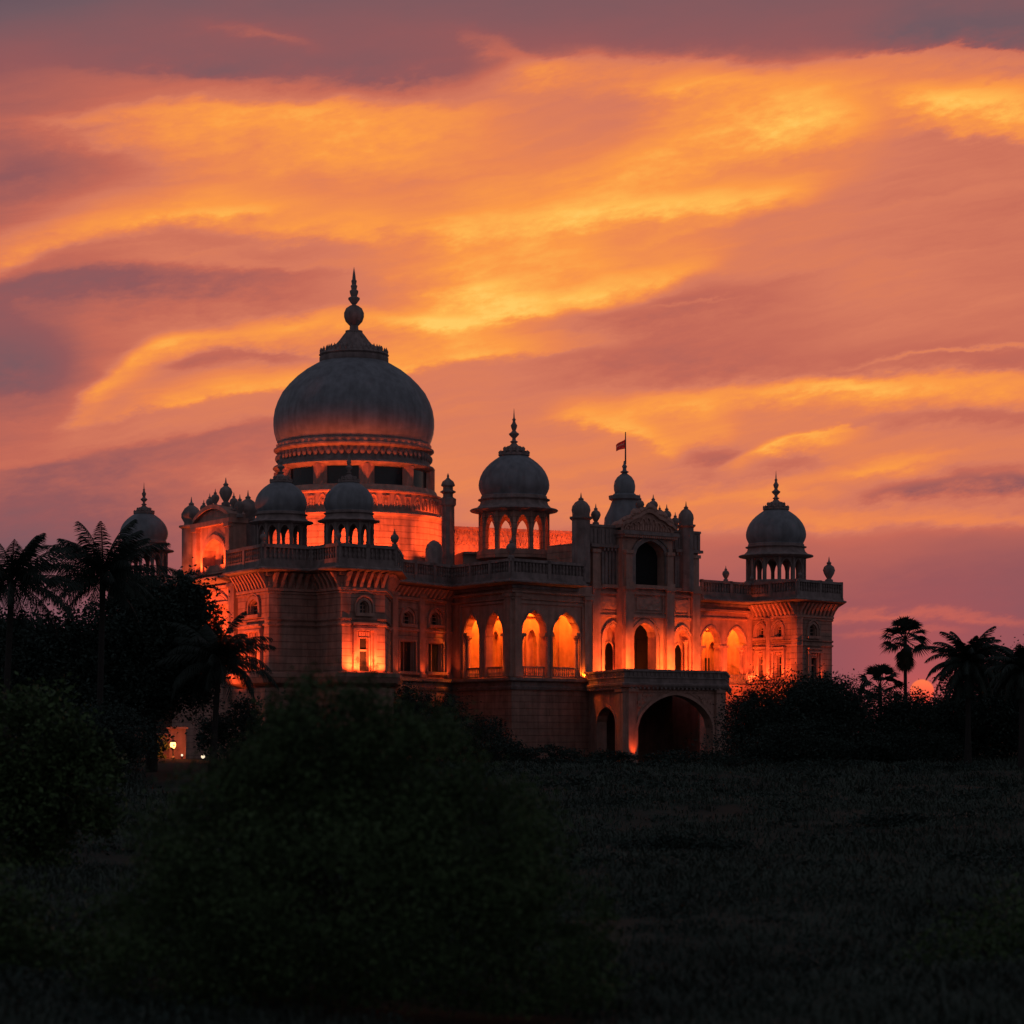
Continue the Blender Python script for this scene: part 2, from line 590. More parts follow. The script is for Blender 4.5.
def wall(mb, seg, z0, z1, th=.8, ops=(), u0=None, u1=None, w=0.0):
    u0 = 0.0 if u0 is None else u0
    u1 = seg.L if u1 is None else u1
    P = seg.P
    bs = {u0, u1}
    for o in ops:
        for a, _ in o['c']: bs.add(a)
    bs = sorted(b for b in bs if u0 - 1e-6 <= b <= u1 + 1e-6)
    for a, b in zip(bs, bs[1:]):
        if b - a < 1e-6: continue
        m_ = (a + b) / 2
        cov = sorted([o for o in ops if o['u0'] < m_ < o['u1']], key=lambda o: o['zb'])
        la = lb = z0
        for o in cov:
            zb = o['zb']
            if zb > max(la, lb) + 1e-5:
                mb.quad(P(a, w, la), P(b, w, lb), P(b, w, zb), P(a, w, zb))
                mb.quad(P(b, w - th, lb), P(a, w - th, la), P(a, w - th, zb), P(b, w - th, zb))
                mb.quad(P(a, w, zb), P(b, w, zb), P(b, w - th, zb), P(a, w - th, zb))
            la, lb = cz_at(o, a), cz_at(o, b)
            mb.quad(P(b, w, lb), P(a, w, la), P(a, w - th, la), P(b, w - th, lb))
        mb.quad(P(a, w, la), P(b, w, lb), P(b, w, z1), P(a, w, z1))
        mb.quad(P(b, w - th, lb), P(a, w - th, la), P(a, w - th, z1), P(b, w - th, z1))
        mb.quad(P(a, w, z1), P(b, w, z1), P(b, w - th, z1), P(a, w - th, z1))
    for o in ops:
        for u_, s_ in ((o['u0'], 1), (o['u1'], -1)):
            zt = cz_at(o, u_)
            if zt > o['zb'] + 1e-5:
                mb.quad(P(u_, w, o['zb']), P(u_, w, zt), P(u_, w - th, zt), P(u_, w - th, o['zb']))
    for u_ in (u0, u1):
        mb.quad(P(u_, w, z0), P(u_, w, z1), P(u_, w - th, z1), P(u_, w - th, z0))


def path_of(o):
    return [(o['u0'], o['zb'])] + list(o['c']) + [(o['u1'], o['zb'])]


def band(mb, seg, o, width, w0, w1, grow=0.0, closed=False):
    """a raised moulding round an opening"""
    p = path_of(o)
    cu, cz_ = (o['u0'] + o['u1']) / 2, o['zb']
    q = []
    for i, (u_, z_) in enumerate(p):
        a, b = p[max(i - 1, 0)], p[min(i + 1, len(p) - 1)]
        tu, tz = b[0] - a[0], b[1] - a[1]
        l = math.hypot(tu, tz) or 1
        q.append((-tz / l, tu / l))
    i_ = [(u_ + n_[0] * grow, z_ + n_[1] * grow) for (u_, z_), n_ in zip(p, q)]
    e_ = [(u_ + n_[0] * (grow + width), z_ + n_[1] * (grow + width)) for (u_, z_), n_ in zip(p, q)]
    i_[0] = (i_[0][0], p[0][1]); e_[0] = (e_[0][0], p[0][1]); i_[-1] = (i_[-1][0], p[-1][1]); e_[-1] = (e_[-1][0], p[-1][1])
    P = seg.P
    for k in range(len(p) - 1):
        a, b, c, d = i_[k], i_[k + 1], e_[k + 1], e_[k]
        mb.quad(P(a[0], w1, a[1]), P(d[0], w1, d[1]), P(c[0], w1, c[1]), P(b[0], w1, b[1]))
        mb.quad(P(d[0], w0, d[1]), P(c[0], w0, c[1]), P(c[0], w1, c[1]), P(d[0], w1, d[1]))
        mb.quad(P(a[0], w0, a[1]), P(b[0], w0, b[1]), P(b[0], w1, b[1]), P(a[0], w1, a[1]))


def fill(mb, seg, o, w):
    mb.add([seg.P(u_, w, z_) for u_, z_ in path_of(o)], (tuple(range(len(path_of(o)))),))


def thing(name, label, cat, loc=(0, 0, 0), group=None):
    o = bpy.data.objects.new(name, None)
    COL.objects.link(o)
    o.empty_display_size = .5
    o.location = loc
    return tag(o, label, cat, group)


def tag(o, label, cat, group=None):
    o['label'] = label
    o['category'] = cat
    if group: o['group'] = group
    return o


# ------------------------------------------------------------------ ground
def gz(x, y):
    b = 2.0 + 1.5 * max(0.0, min(1.0, (y - 15) / 190.0))
    n_ = .35 * math.sin(x * .09 + 1.3) * math.sin(y * .05 + .4) + .18 * math.sin(x * .23 + y * .11) + .10 * math.sin(x * .51 - y * .33 + 2)
    k = max(0.0, min(1.0, (y - 4) / 20)) * max(0.0, min(1.0, (330 - y) / 60))
    return b + n_ * k


def make_ground():
    ys = [-60, -20, 0, 6] + list(np.linspace(10, 90, 60)) + list(np.linspace(92, 260, 60)) + [280, 300, 330, 380, 460, 600, 900, 1600, 3000, 5200]
    mb = MB()
    nx = 90
    for j, y in enumerate(ys):
        half = 26 + abs(y) * .42 if y < 1000 else y * .9
        for i in range(nx + 1):
            x = (i / nx * 2 - 1) * half
            mb.v.append((x, y, gz(x, y)))
    for j in range(len(ys) - 1):
        for i in range(nx):
            a = j * (nx + 1) + i
            mb.f.append((a, a + 1, a + nx + 2, a + nx + 1)); mb.mi.append(0)
    o = mb.build('ground', SOIL, smooth_deg=80)
    o['kind'] = 'structure'


make_ground()

# ------------------------------------------------------------------ palace
FLOOR, EAVE, PAR = 11.75, 21.1, 23.25
BASE = 2.2
palace = thing('palace', 'floodlit domed stone palace with chhatri pavilions, arcades, gatehouse and arched porch', 'palace', (0, 235, 3.4))

LWING = plan([(172, 232), (239, 218.5)])
TOWER = plan([(238, 217), (269, 210), (316, 213), (342, 209), (385, 212), (390.5, 224)])
WING = plan([(386, 226), (452, 237), (513, 227), (592, 235)])
GATE = plan([(590, 237), (698, 246)])
RIGHT = plan([(694, 257), (752, 264), (797, 257), (832, 262), (812, 292)])


def segs(line): return [Seg(a, b) for a, b in zip(line, line[1:])]


def eave_set(parent, line, brackets=True, posts=True, z=EAVE, top=PAR, out=1.15):
    """eave slab, pierced parapet and the row of brackets under it"""
    mb = MB()
    mb.sweep(line, [(0, z - .32), (out + .45, z - .12), (out + .45, z + .02), (out + .12, z + .14), (out + .12, z + .34), (-.6, z + .34)])
    mb.sweep(line, [(0, z - .62), (.3, z - .62), (.3, z - .34), (0, z - .34)])
    mb.build('eave', DARKTRIM, parent)
    mb = MB()
    mb.sweep(line, [(out - .3, z + .34), (out, z + .34), (out, z + .85), (out - .3, z + .85)])
    mb.sweep(line, [(out - .36, top - .28), (out + .07, top - .28), (out + .07, top), (out - .36, top)])
    mb.sweep(line, [(out - .28, z + .85), (out - .2, z + .85), (out - .2, top - .28), (out - .28, top - .28)])
    ol = offset_line(line, out - .1)
    z0, z1 = z + .85, top - .28
    hh = z1 - z0
    for sg in segs(ol):
        n = max(1, int(sg.L / .46))
        for k in range(n):
            u_ = (k + .5) * sg.L / n
            x, y, _ = sg.P(u_, 0, 0)
            mb.lathe((x, y), [(.07, z0), (.13, z0 + hh * .25), (.05, z0 + hh * .5), (.13, z0 + hh * .75), (.07, z1)], 5, k, False, False)
        m_ = max(1, round(sg.L / 4.2))
        for k in range(m_ + 1):
            sg.box(mb, max(0, sg.L * k / m_ - .22), min(sg.L, sg.L * k / m_ + .22), -.22, .17, z + .36, top + .05)
    mb.build('parapet', DARKTRIM, parent)
    if brackets:
        mb = MB()
        for sg in segs(line):
            n = max(2, int(sg.L / .72))
            for k in range(n):
                u_ = (k + .5) * sg.L / n
                a, b = u_ - .16, u_ + .16
                P = sg.P
                for (h0, h1, r0, r1) in ((z - 1.7, z - 1.15, .18, .42), (z - 1.15, z - .36, .42, .95)):
                    mb.hexa([P(a, r0, h0), P(b, r0, h0), P(b, -.05, h0), P(a, -.05, h0), P(a, r1, h1), P(b, r1, h1), P(b, -.05, h1), P(a, -.05, h1)])
        mb.sweep(line, [(0, z - 2.0), (.22, z - 1.95), (.22, z - 1.72), (0, z - 1.72)])
        mb.build('bracket_row', CARVED, parent)


def window(parent, sg, p0, p1, yb, ys, ya, kind='point', fw=.28, sill=True, pane=GLASS, deep=.45, name='window', hood=True, mull=1):
    """moulded frame, sill, dark pane and its bars; returns the opening for the wall"""
    o = op(sg, p0, p1, yb, ys, ya, kind)
    mb = MB()
    band(mb, sg, o, fw, -.05, .12)
    band(mb, sg, o, .12, -deep, -.1, grow=-.12)
    if hood: band(mb, sg, o, .14, -.05, .2, grow=fw + .1)
    if sill:
        sg.box(mb, o['u0'] - fw - .2, o['u1'] + fw + .2, -.03, .34, o['zb'] - .3, o['zb'])
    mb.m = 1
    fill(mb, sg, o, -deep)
    mb.m = 0
    top = max(z_ for _, z_ in o['c'])
    for k in range(1, mull + 1):
        u_ = o['u0'] + (o['u1'] - o['u0']) * k / (mull + 1)
        sg.box(mb, u_ - .05, u_ + .05, -deep + .01, -deep + .09, o['zb'], cz_at(o, u_))
    for k in ((1, 2) if kind != 'rect' else ()):
        z_ = o['zb'] + (top - o['zb']) * k / 3.2
        sg.box(mb, o['u0'], o['u1'], -deep + .012, -deep + .07, z_ - .04, z_ + .04)
    mb.build(name, [SMOOTHSTONE, pane], parent)
    return o


def aedicule(parent, sg, p0, p1, yb, ya, name='niche', pane=DARKIN):
    """tall framed door niche with side shafts, lintel frieze and a carved panel"""
    o = op(sg, p0 + (p1 - p0) * .3, p1 - (p1 - p0) * .3, yb, ya, ya + (yb - ya) * .30, 'rect')
    U0, U1 = sg.u(p0), sg.u(p1)
    z0, z1 = sg.z((p0 + p1) / 2, yb), sg.z((p0 + p1) / 2, ya)
    H, Wd = z1 - z0, U1 - U0
    mb = MB()
    for a, b, w1 in ((0, .12, .3), (.14, .22, .16), (.78, .86, .16), (.88, 1, .3)):
        sg.box(mb, U0 + Wd * a, U0 + Wd * b, -.02, w1, z0, z1 - H * .14)
    for k in (0, .88):
        sg.box(mb, U0 + Wd * k - .06, U0 + Wd * (k + .12) + .06, -.02, .38, z0, z0 + H * .06)
        sg.box(mb, U0 + Wd * k - .06, U0 + Wd * (k + .12) + .06, -.02, .38, z1 - H * .18, z1 - H * .14)
    sg.box(mb, U0 - .1, U1 + .1, -.02, .42, z1 - H * .14, z1 - H * .09)
    sg.box(mb, U0 - .02, U1 + .02, -.02, .26, z1 - H * .09, z1 - H * .02)
    sg.box(mb, U0 - .16, U1 + .16, -.02, .5, z1 - H * .02, z1 + .1)
    n = 5
    for k in range(n):
        u_ = U0 + Wd * (.26 + .48 * (k + .5) / n)
        sg.box(mb, u_ - .09, u_ + .09, -.02, .12 + .04 * (k % 2), z1 - H * .26, z1 - H * .17)
    band(mb, sg, o, .16, -.04, .12)
    sg.box(mb, o['u0'], o['u1'], -.34, -.22, z0 + (z1 - z0) * .42, z0 + (z1 - z0) * .46)
    mb.m = 1
    fill(mb, sg, o, -.35)
    mb.build(name, [SMOOTHSTONE, pane], parent)
    return o


def pilaster(mb, sg, p0, p1, z0, z1, w=.35, cap=True):
    if isinstance(mb, bpy.types.Object):
        m = MB()
        pilaster(m, sg, p0, p1, z0, z1, w, cap)
        return m.build('pilaster', SMOOTHSTONE, mb)
    a, b = sg.u(p0), sg.u(p1)
    sg.box(mb, a, b, -.02, w, z0, z1)
    if cap:
        sg.box(mb, a - .12, b + .12, -.02, w + .14, z0, z0 + .45)
        sg.box(mb, a - .12, b + .12, -.02, w + .16, z1 - .35, z1)


def column(mb, c, z0, z1, r=.26):
    H = z1 - z0
    mb.lathe(c, [(r * 1.7, z0), (r * 1.7, z0 + .25), (r * 1.35, z0 + .3), (r * 1.35, z0 + H * .2), (r * 1.05, z0 + H * .22), (r * 1.1, z0 + H * .3),
                 (r * .9, z1 - .75), (r * 1.2, z1 - .68), (r * 1.2, z1 - .6), (r * .95, z1 - .55), (r * 1.5, z1 - .28), (r * 1.9, z1 - .22), (r * 1.9, z1)], 12)


def urn(mb, c, z, s=1.0):
    if isinstance(mb, bpy.types.Object):
        m = MB()
        urn(m, c, z, s)
        return m.build('urn', DARKTRIM, mb, 50)
    mb.lathe(c, [(.34 * s, z), (.34 * s, z + .25 * s), (.18 * s, z + .35 * s), (.42 * s, z + .75 * s), (.52 * s, z + 1.05 * s), (.42 * s, z + 1.35 * s),
                 (.16 * s, z + 1.55 * s), (.22 * s, z + 1.68 * s), (.08 * s, z + 1.8 * s), (.02 * s, z + 2.2 * s)], 10)


CHH_DOME = [(.93, .40), (.90, .42), (.955, .53), (.99, .62), (1.0, .72), (.985, .84), (.945, .97), (.88, 1.10), (.79, 1.22), (.67, 1.34), (.54, 1.44), (.42, 1.52), (.40, 1.54)]


def finial_profile(u, z0, k=1.0):
    p = [(.40, 1.53), (.44, 1.55), (.44, 1.60), (.36, 1.63), (.38, 1.67), (.30, 1.70), (.22, 1.80), (.12, 1.84), (.07, 1.90), (.12, 1.94), (.055, 1.98), (.05, 2.04),
         (.13, 2.12), (.15, 2.16), (.08, 2.21), (.05, 2.25), (.08, 2.33), (.095, 2.39), (.05, 2.46), (.035, 2.52), (.055, 2.55), (.022, 2.60), (.004, 2.86)]
    return [(r * u, z0 + (1.53 + (z - 1.53) * k) * u) for r, z in p]


def chhatri(px, d, rpx, py_flange, py_base, open_kind='point', fin=1.0, parent=palace, rot=0.0, base_h=.5):
    """domed kiosk: twelve arched sides, wide eave, skirt, onion dome, collar and spike"""
    c = at(px, d)
    u = rpx * d / F
    zf, zb = zat(py_flange, d), zat(py_base, d)
    mb = MB()
    rr = .95 * u
    ring = [(c[0] + rr * math.cos(R(rot + 30 * k)), c[1] + rr * math.sin(R(rot + 30 * k))) for k in range(12)]
    for k in range(12):
        sg = Seg(ring[k], ring[(k + 1) % 12])
        L = sg.L
        H = zf - zb
        o = opz(L * .12, L * .88, zb + .02, zb + H * .45, zb + H * .84, open_kind, 12)
        wall(mb, sg, zb, zf - .02, .09 * u, [o])
        band(mb, sg, o, .04 * u, -.02, .03 * u)
        sg.box(mb, -.045 * u, .05 * u, -.05 * u, .04 * u, zb, zf - .05)
    mb.lathe(c, [(1.06 * u, zb - base_h), (1.06 * u, zb - .1), (1.0 * u, zb)], 12, R(rot))
    body = mb.build('chhatri', DARKTRIM if base_h < .55 else STONE, parent)
    mb = MB()
    mb.lathe(c, [(.9 * u, zf - .10 * u), (1.22 * u, zf - .03 * u), (1.25 * u, zf + .0 * u), (1.22 * u, zf + .03 * u), (1.06 * u, zf + .07 * u), (.97 * u, zf + .16 * u), (.94 * u, zf + .26 * u),
                 (1.01 * u, zf + .285 * u), (1.02 * u, zf + .31 * u), (.94 * u, zf + .33 * u), (.93 * u, zf + .40 * u)], 40)
    mb.build('eave', DARKTRIM, body, 40)
    mb = MB()
    mb.lathe(c, [(r * u, zf + z * u) for r, z in CHH_DOME], 48)
    mb.build('dome', DOMEMAT, body, 60)
    mb = MB()
    mb.lathe(c, finial_profile(u, zf, fin), 16)
    for k in range(14):
        a = 2 * math.pi * k / 14
        for rad, z0, hh in ((.41, 1.60, .10), (.28, 1.71, .10)):
            x, y = c[0] + rad * u * math.cos(a), c[1] + rad * u * math.sin(a)
            mb.lathe((x, y), [(.03 * u, zf + z0 * u), (.04 * u, zf + (z0 + hh * .5) * u), (.004 * u, zf + (z0 + hh) * u)], 5)
    mb.build('finial', DARKTRIM, body, 50)
    return body


# ---- left corner pavilion
T = segs(TOWER)
tw = MB()
holder = bpy.data.objects.new('corner_pavilion', None)


def start_part(name, build):
    """build(part) needs the part first: an empty mesh object is made and filled after"""
    me = bpy.data.meshes.new(name)
    o = bpy.data.objects.new(name, me)
    COL.objects.link(o)
    o.parent = palace
    o.matrix_parent_inverse = palace.matrix_basis.inverted()
    mb = MB()
    mats = build(o, mb)
    mats = mats if isinstance(mats, (list, tuple)) else [mats]
    me.from_pydata(mb.v, [], mb.f)
    for m in mats: me.materials.append(m)
    if len(mats) > 1: me.polygons.foreach_set('material_index', mb.mi)
    me.update()
    return o


def b_tower(o, mb):
    ops = {k: [] for k in range(5)}
    ops[0].append(window(o, T[0], 249, 259, 615, 606, 599, fw=.3))
    ops[0].append(aedicule(o, T[0], 247, 263, 669, 626))
    ops[3].append(window(o, T[3], 358.5, 368.5, 613, 606, 600.5, fw=.26, mull=2))
    ops[3].append(aedicule(o, T[3], 352, 375, 671, 624))
    for k, sg in enumerate(T):
        wall(mb, sg, BASE, EAVE, .8, ops[k])
    for z_ in (19.0, 16.55, 16.1):
        mb.sweep(TOWER, [(-.02, z_ - .12), (.14, z_ - .1), (.14, z_ + .06), (-.02, z_ + .1)])
    mb.sweep(TOWER, [(-.02, FLOOR - 1.4), (1.0, FLOOR - 1.0), (1.25, FLOOR - .5), (1.25, FLOOR - .1), (-.02, FLOOR)])
    mb.sweep(TOWER, [(-.02, BASE), (.9, BASE), (.75, FLOOR - 1.5), (-.02, FLOOR - 1.5)])
    eave_set(o, TOWER[:5] + [at(391.0, 222)], True)
    ol = offset_line(TOWER, 1.05)
    for i in (1, 3):
        urn(o, ol[i], PAR, .6)
    urn(o, offset_line(TOWER, .9)[4], PAR, .75)
    return STONE


start_part('corner_pavilion', b_tower)
chhatri(281, 216.5, 26, 523, 546)
chhatri(349, 215.5, 25, 521.5, 546)


# ---- left wing with its gabled gate
LW = segs(LWING)[0]


def b_lwing(o, mb):
    a = op(LW, 206, 232, 668, 622, 600, 'point')
    gm = MB()
    band(gm, LW, a, .5, -.05, .2)
    band(gm, LW, a, .2, -.05, .32, grow=.7)
    band(gm, LW, a, .2, -1.0, -.35, grow=-.2)
    gm.m = 1
    fill(gm, LW, a, -1.1)
    gm.build('blind_arch', [CARVED, SMOOTHSTONE], o)
    wall(mb, LW, BASE, EAVE + 1.3, .9, [a])
    pilaster(o, LW, 233, 238.5, FLOOR, EAVE - .7, .5)
    pilaster(o, LW, 196, 202, FLOOR, EAVE - .7, .5)
    fm = MB()
    LW.box(fm, 0, LW.L - .2, -.03, .16, EAVE - 2.3, EAVE - 1.1)
    LW.box(fm, 0, LW.L - .2, -.03, .45, EAVE - 1.05, EAVE - .8)
    LW.box(fm, 0, LW.L - .2, -.03, .45, EAVE - 2.6, EAVE - 2.35)
    fm.build('frieze', CARVED, o)
    em = MB()
    em.sweep([LWING[0], LW.P(LW.L - .3, 0, 0)[:2]], [(0, EAVE - .6), (1.3, EAVE - .15), (1.3, EAVE), (0, EAVE + .3)])
    em.build('eave', DARKTRIM, o)
    return STONE


start_part('side_wing', b_lwing)


def b_gable(o, mb):
    sg = LW
    a = op(sg, 204.5, 226, 576, 556, 539, 'point')
    inn = op(sg, 213, 222, 575, 560, 549, 'point')
    z0 = EAVE + .3
    zc = sg.z(214, 526)
    wall(mb, sg, z0, zc, 1.4, [a], sg.u(196), sg.u(233))
    dm = MB()
    band(dm, sg, a, .45, -.05, .22)
    dm.m = 0
    fill(dm, sg, a, -1.1)
    band(dm, sg, inn, .25, -1.1, -.9)
    dm.m = 1
    fill(dm, sg, inn, -1.04)
    dm.build('arch_recess', [SMOOTHSTONE, DARKIN], o)
    for p0, p1 in ((196.3, 200), (229, 232.7)):
        pilaster(o, sg, p0, p1, z0, zc, .4)
    sg.box(mb, sg.u(195), sg.u(234), -1.5, .55, zc, zc + .45)
    # curved pediment
    u0, u1 = sg.u(197), sg.u(233)
    n = 18
    zb = zc + .45
    hgt = sg.z(214, 500) - zb - .9
    pts = [(u0 + (u1 - u0) * i / n, zb + hgt * math.sin(math.pi * i / n) ** .8) for i in range(n + 1)]
    for (a_, za), (b_, zb_) in zip(pts, pts[1:]):
        P = sg.P
        mb.quad(P(a_, .1, zb), P(b_, .1, zb), P(b_, .1, zb_), P(a_, .1, za))
        mb.quad(P(a_, -1.2, zb), P(b_, -1.2, zb), P(b_, -1.2, zb_), P(a_, -1.2, za))
        mb.hexa([P(a_, .5, za), P(b_, .5, zb_), P(b_, -1.3, zb_), P(a_, -1.3, za), P(a_, .5, za + .4), P(b_, .5, zb_ + .4), P(b_, -1.3, zb_ + .4), P(a_, -1.3, za + .4)])
    for px, s_, zz in ((200, .75, None), (206, .75, None), (211.5, .8, None), (222, 1.25, None), (230, .8, None), (236, 1.0, None)):
        u_ = sg.u(px)
        k = max(0, min(1, (u_ - u0) / (u1 - u0)))
        z_ = zb + hgt * math.sin(math.pi * k) ** .8 + .35
        if px == 236: z_ = zb
        x, y, _ = sg.P(u_, -.4, 0)
        urn(o, (x, y), z_, s_)
    for px, yb_, yt, r in ((189.5, 582, 526, .95), (248, 560, 520, .95)):
        if px == 248:
            c, d_ = at(px, 224), 224
        else:
            x, y, _ = sg.P(sg.u(px), -.2, 0)
            c, d_ = (x, y), y
        z_0, z_1 = zat(yb_, d_), zat(yt, d_)
        tm = MB()
        tm.lathe(c, [(r, z_0), (r, z_1 - .3), (r * 1.3, z_1 - .15), (r * 1.3, z_1), (r * .8, z_1 + .05), (r * .75, z_1 + .3), (r * 1.05, z_1 + .8), (r * 1.05, z_1 + 1.2),
                     (r * .7, z_1 + 1.75), (r * .25, z_1 + 2.05), (r * .3, z_1 + 2.2), (r * .1, z_1 + 2.35), (.02, z_1 + 2.9)], 12)
        tm.build('turret', DARKTRIM, o, 40)
    return SMOOTHSTONE


start_part('gable_gate', b_gable)
# tower carrying the far chhatri on the left, mostly behind trees


def b_ltower(o, mb):
    c = at(144, 246)
    mb.lathe(c, [(3.9, BASE), (3.9, zat(592, 246)), (4.3, zat(590, 246)), (4.3, zat(583, 246)), (3.6, zat(580, 246))], 8, R(22.5))
    return STONE


start_part('end_tower', b_ltower)
chhatri(144, 246, 24, 551, 577)

# ---- front wing: window wall and the projecting arcade bay
WG = segs(WING)


def gallery(o, line, depth, mb_mat=SMOOTHSTONE, pale=None, zc=None):
    """floor, ceiling and back wall behind an arcade"""
    zc = zc or EAVE - .5
    bk = offset_line(line, -depth)
    mb = MB()
    for (a, b), (c, d) in zip(zip(line, line[1:]), zip(bk, bk[1:])):
        for z_, up in ((FLOOR, 1), (zc, 0)):
            mb.hexa([(*a, z_ - .25), (*b, z_ - .25), (*d, z_ - .25), (*c, z_ - .25), (*a, z_), (*b, z_), (*d, z_), (*c, z_)])
        sg = Seg(c, d)
        n = max(2, round(sg.L / 3.0))
        oo = [opz(sg.L * (k + .26) / n, sg.L * (k + .74) / n, FLOOR + .02, FLOOR + 3.6, FLOOR + 5.0, 'point', 14) for k in range(n)]
        wall(mb, sg, FLOOR, zc, .4, oo)
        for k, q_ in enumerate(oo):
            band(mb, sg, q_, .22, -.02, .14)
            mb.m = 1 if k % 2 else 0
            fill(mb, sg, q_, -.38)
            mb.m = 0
            sg.box(mb, sg.L * k / n - .2, sg.L * k / n + .2, -.02, .22, FLOOR, zc)
        sg.box(mb, 0, sg.L, -.02, .3, FLOOR + 6.3, FLOOR + 6.6)
    for k in (0, -1):
        p, q_ = line[k], bk[k]
        sg = Seg(p, q_) if k == -1 else Seg(q_, p)
        wall(mb, sg, FLOOR, zc, .3)
    return mb.build('gallery', [mb_mat, DARKIN], o)


def balustrade(o, sg, p0, p1, z0=FLOOR, hh=1.05, w=-.25):
    mb = MB()
    u0, u1 = sg.u(p0), sg.u(p1)
    sg.box(mb, u0, u1, w - .1, w + .1, z0 + hh - .14, z0 + hh)
    sg.box(mb, u0, u1, w - .1, w + .1, z0, z0 + .14)
    n = max(3, int((u1 - u0) / .3))
    for k in range(n):
        x, y, _ = sg.P(u0 + (k + .5) * (u1 - u0) / n, w, 0)
        mb.lathe((x, y), [(.05, z0 + .14), (.1, z0 + .4), (.045, z0 + .6), (.08, z0 + hh - .14)], 6, 0, False, False)
    mb.build('balustrade', DARKTRIM, o)


def b_window_wing(o, mb):
    sg = WG[0]
    ops = [window(o, sg, 402, 412.5, 624, 617, 611), window(o, sg, 430, 440, 625, 618.5, 612.5),
           window(o, sg, 399.5, 415, 671.5, 641, 641, 'rect', sill=True, hood=False, deep=.5), window(o, sg, 427.5, 442.5, 672, 643, 643, 'rect', sill=True, hood=False, deep=.5)]
    wall(mb, sg, BASE, EAVE, .8, ops)
    pm = MB()
    for p0, p1 in ((391, 396), (418, 423.5), (445, 449)):
        pilaster(o, sg, p0, p1, FLOOR, EAVE - 1.0, .22)
    pm.sweep(WING[:2], [(-.02, 16.3), (.2, 16.35), (.2, 16.6), (-.02, 16.65)])
    pm.sweep(WING[:2], [(-.02, 19.4), (.25, 19.45), (.25, 19.7), (-.02, 19.8)])
    pm.build('string_course', SMOOTHSTONE, o)
    return STONE


start_part('window_wing', b_window_wing)


def b_arcade(o, mb):
    s1, s2 = WG[1], WG[2]
    o1 = [op(s1, 464.5, 480, 677, 637, 615, 'cusp', 20), op(s1, 486, 503.5, 677, 636, 612, 'cusp', 20)]
    o2 = [op(s2, 521.5, 546, 677, 634, 610.5, 'cusp', 24), op(s2, 552, 579, 677, 636, 612.5, 'cusp', 24)]
    for k in o1 + o2: k['zb'] = FLOOR
    wall(mb, s1, FLOOR, EAVE, .8, o1)
    wall(mb, s2, FLOOR, EAVE, .8, o2)
    tm = MB()
    for sg, oo in ((s1, o1), (s2, o2)):
        for k in oo:
            band(tm, sg, k, .16, -.05, .12, grow=.05)
    for sg, p0, p1 in ((s1, 461, 505.5), (s2, 519, 582)):
        u0, u1 = sg.u(p0), sg.u(p1)
        zt = sg.z((p0 + p1) / 2, 605)
        sg.box(tm, u0, u1, -.02, .16, zt, zt + .22)
        for u_ in (u0, u1):
            sg.box(tm, u_ - .12, u_ + .12, -.021, .15, FLOOR + .1, zt)
    for p0, p1 in ((506.5, 512.6),):
        pilaster(o, s1, p0, p1, FLOOR, EAVE - 1.1, .28)
    pilaster(o, s2, 513.4, 519.4, FLOOR, EAVE - 1.1, .28)
    pilaster(o, s2, 583, 590, FLOOR, EAVE - 1.1, .28)
    tm.sweep(WING[1:], [(-.02, EAVE - 1.1), (.34, EAVE - 1.05), (.34, EAVE - .85), (-.02, EAVE - .75)])
    tm.sweep(WING[1:], [(-.02, EAVE - 1.75), (.2, EAVE - 1.7), (.2, EAVE - 1.6), (-.02, EAVE - 1.55)])
    tm.build('moulding', SMOOTHSTONE, o)
    for sg, pxs in ((s1, (464.2, 483, 504.0)), (s2, (521.8, 549, 580.5))):
        for px in pxs:
            cm = MB()
            for dv in (-.22, .22):
                x, y, _ = sg.P(sg.u(px) + dv, -.4, 0)
                column(cm, (x, y), FLOOR, sg.z(px, 634.5) - .15, .2)
            u_ = sg.u(px)
            sg.box(cm, u_ - .62, u_ + .62, -.82, .06, sg.z(px, 634.5) - .16, sg.z(px, 634.5) + .14)
            cm.build('column', SMOOTHSTONE, o, 40)
    balustrade(o, s1, 465, 482.5)
    balustrade(o, s1, 484, 503)
    balustrade(o, s2, 522, 548)
    balustrade(o, s2, 550, 580)
    gallery(o, offset_line(WING[1:], -.81), 3.6)
    dm = MB()
    bk = Seg(*offset_line(offset_line(WING[1:], -.81), -3.55)[1:3])
    bk.pbox(dm, 565, 571, 641, 676, .0, .16)
    dm.build('sky_glow_panel', PALEGLOW, o)  # glowing panel on the back wall, added for sky showing through
    return SMOOTHSTONE


start_part('arcade_bay', b_arcade)


def b_plinth(o, mb):
    L_ = WING
    mb.sweep(L_, [(-.5, BASE), (.95, BASE), (.85, 6.0), (.75, FLOOR - 1.3), (-.5, FLOOR - 1.3)])
    mm = MB()
    mm.sweep(L_, [(-.5, FLOOR - 1.3), (.95, FLOOR - 1.28), (1.05, FLOOR - 1.0), (.85, FLOOR - .9), (.85, FLOOR - .55), (1.25, FLOOR - .4), (1.25, FLOOR - .12), (-.5, FLOOR - .02)])
    mm.build('ledge', DARKTRIM, o)
    return STONE


start_part('plinth', b_plinth)


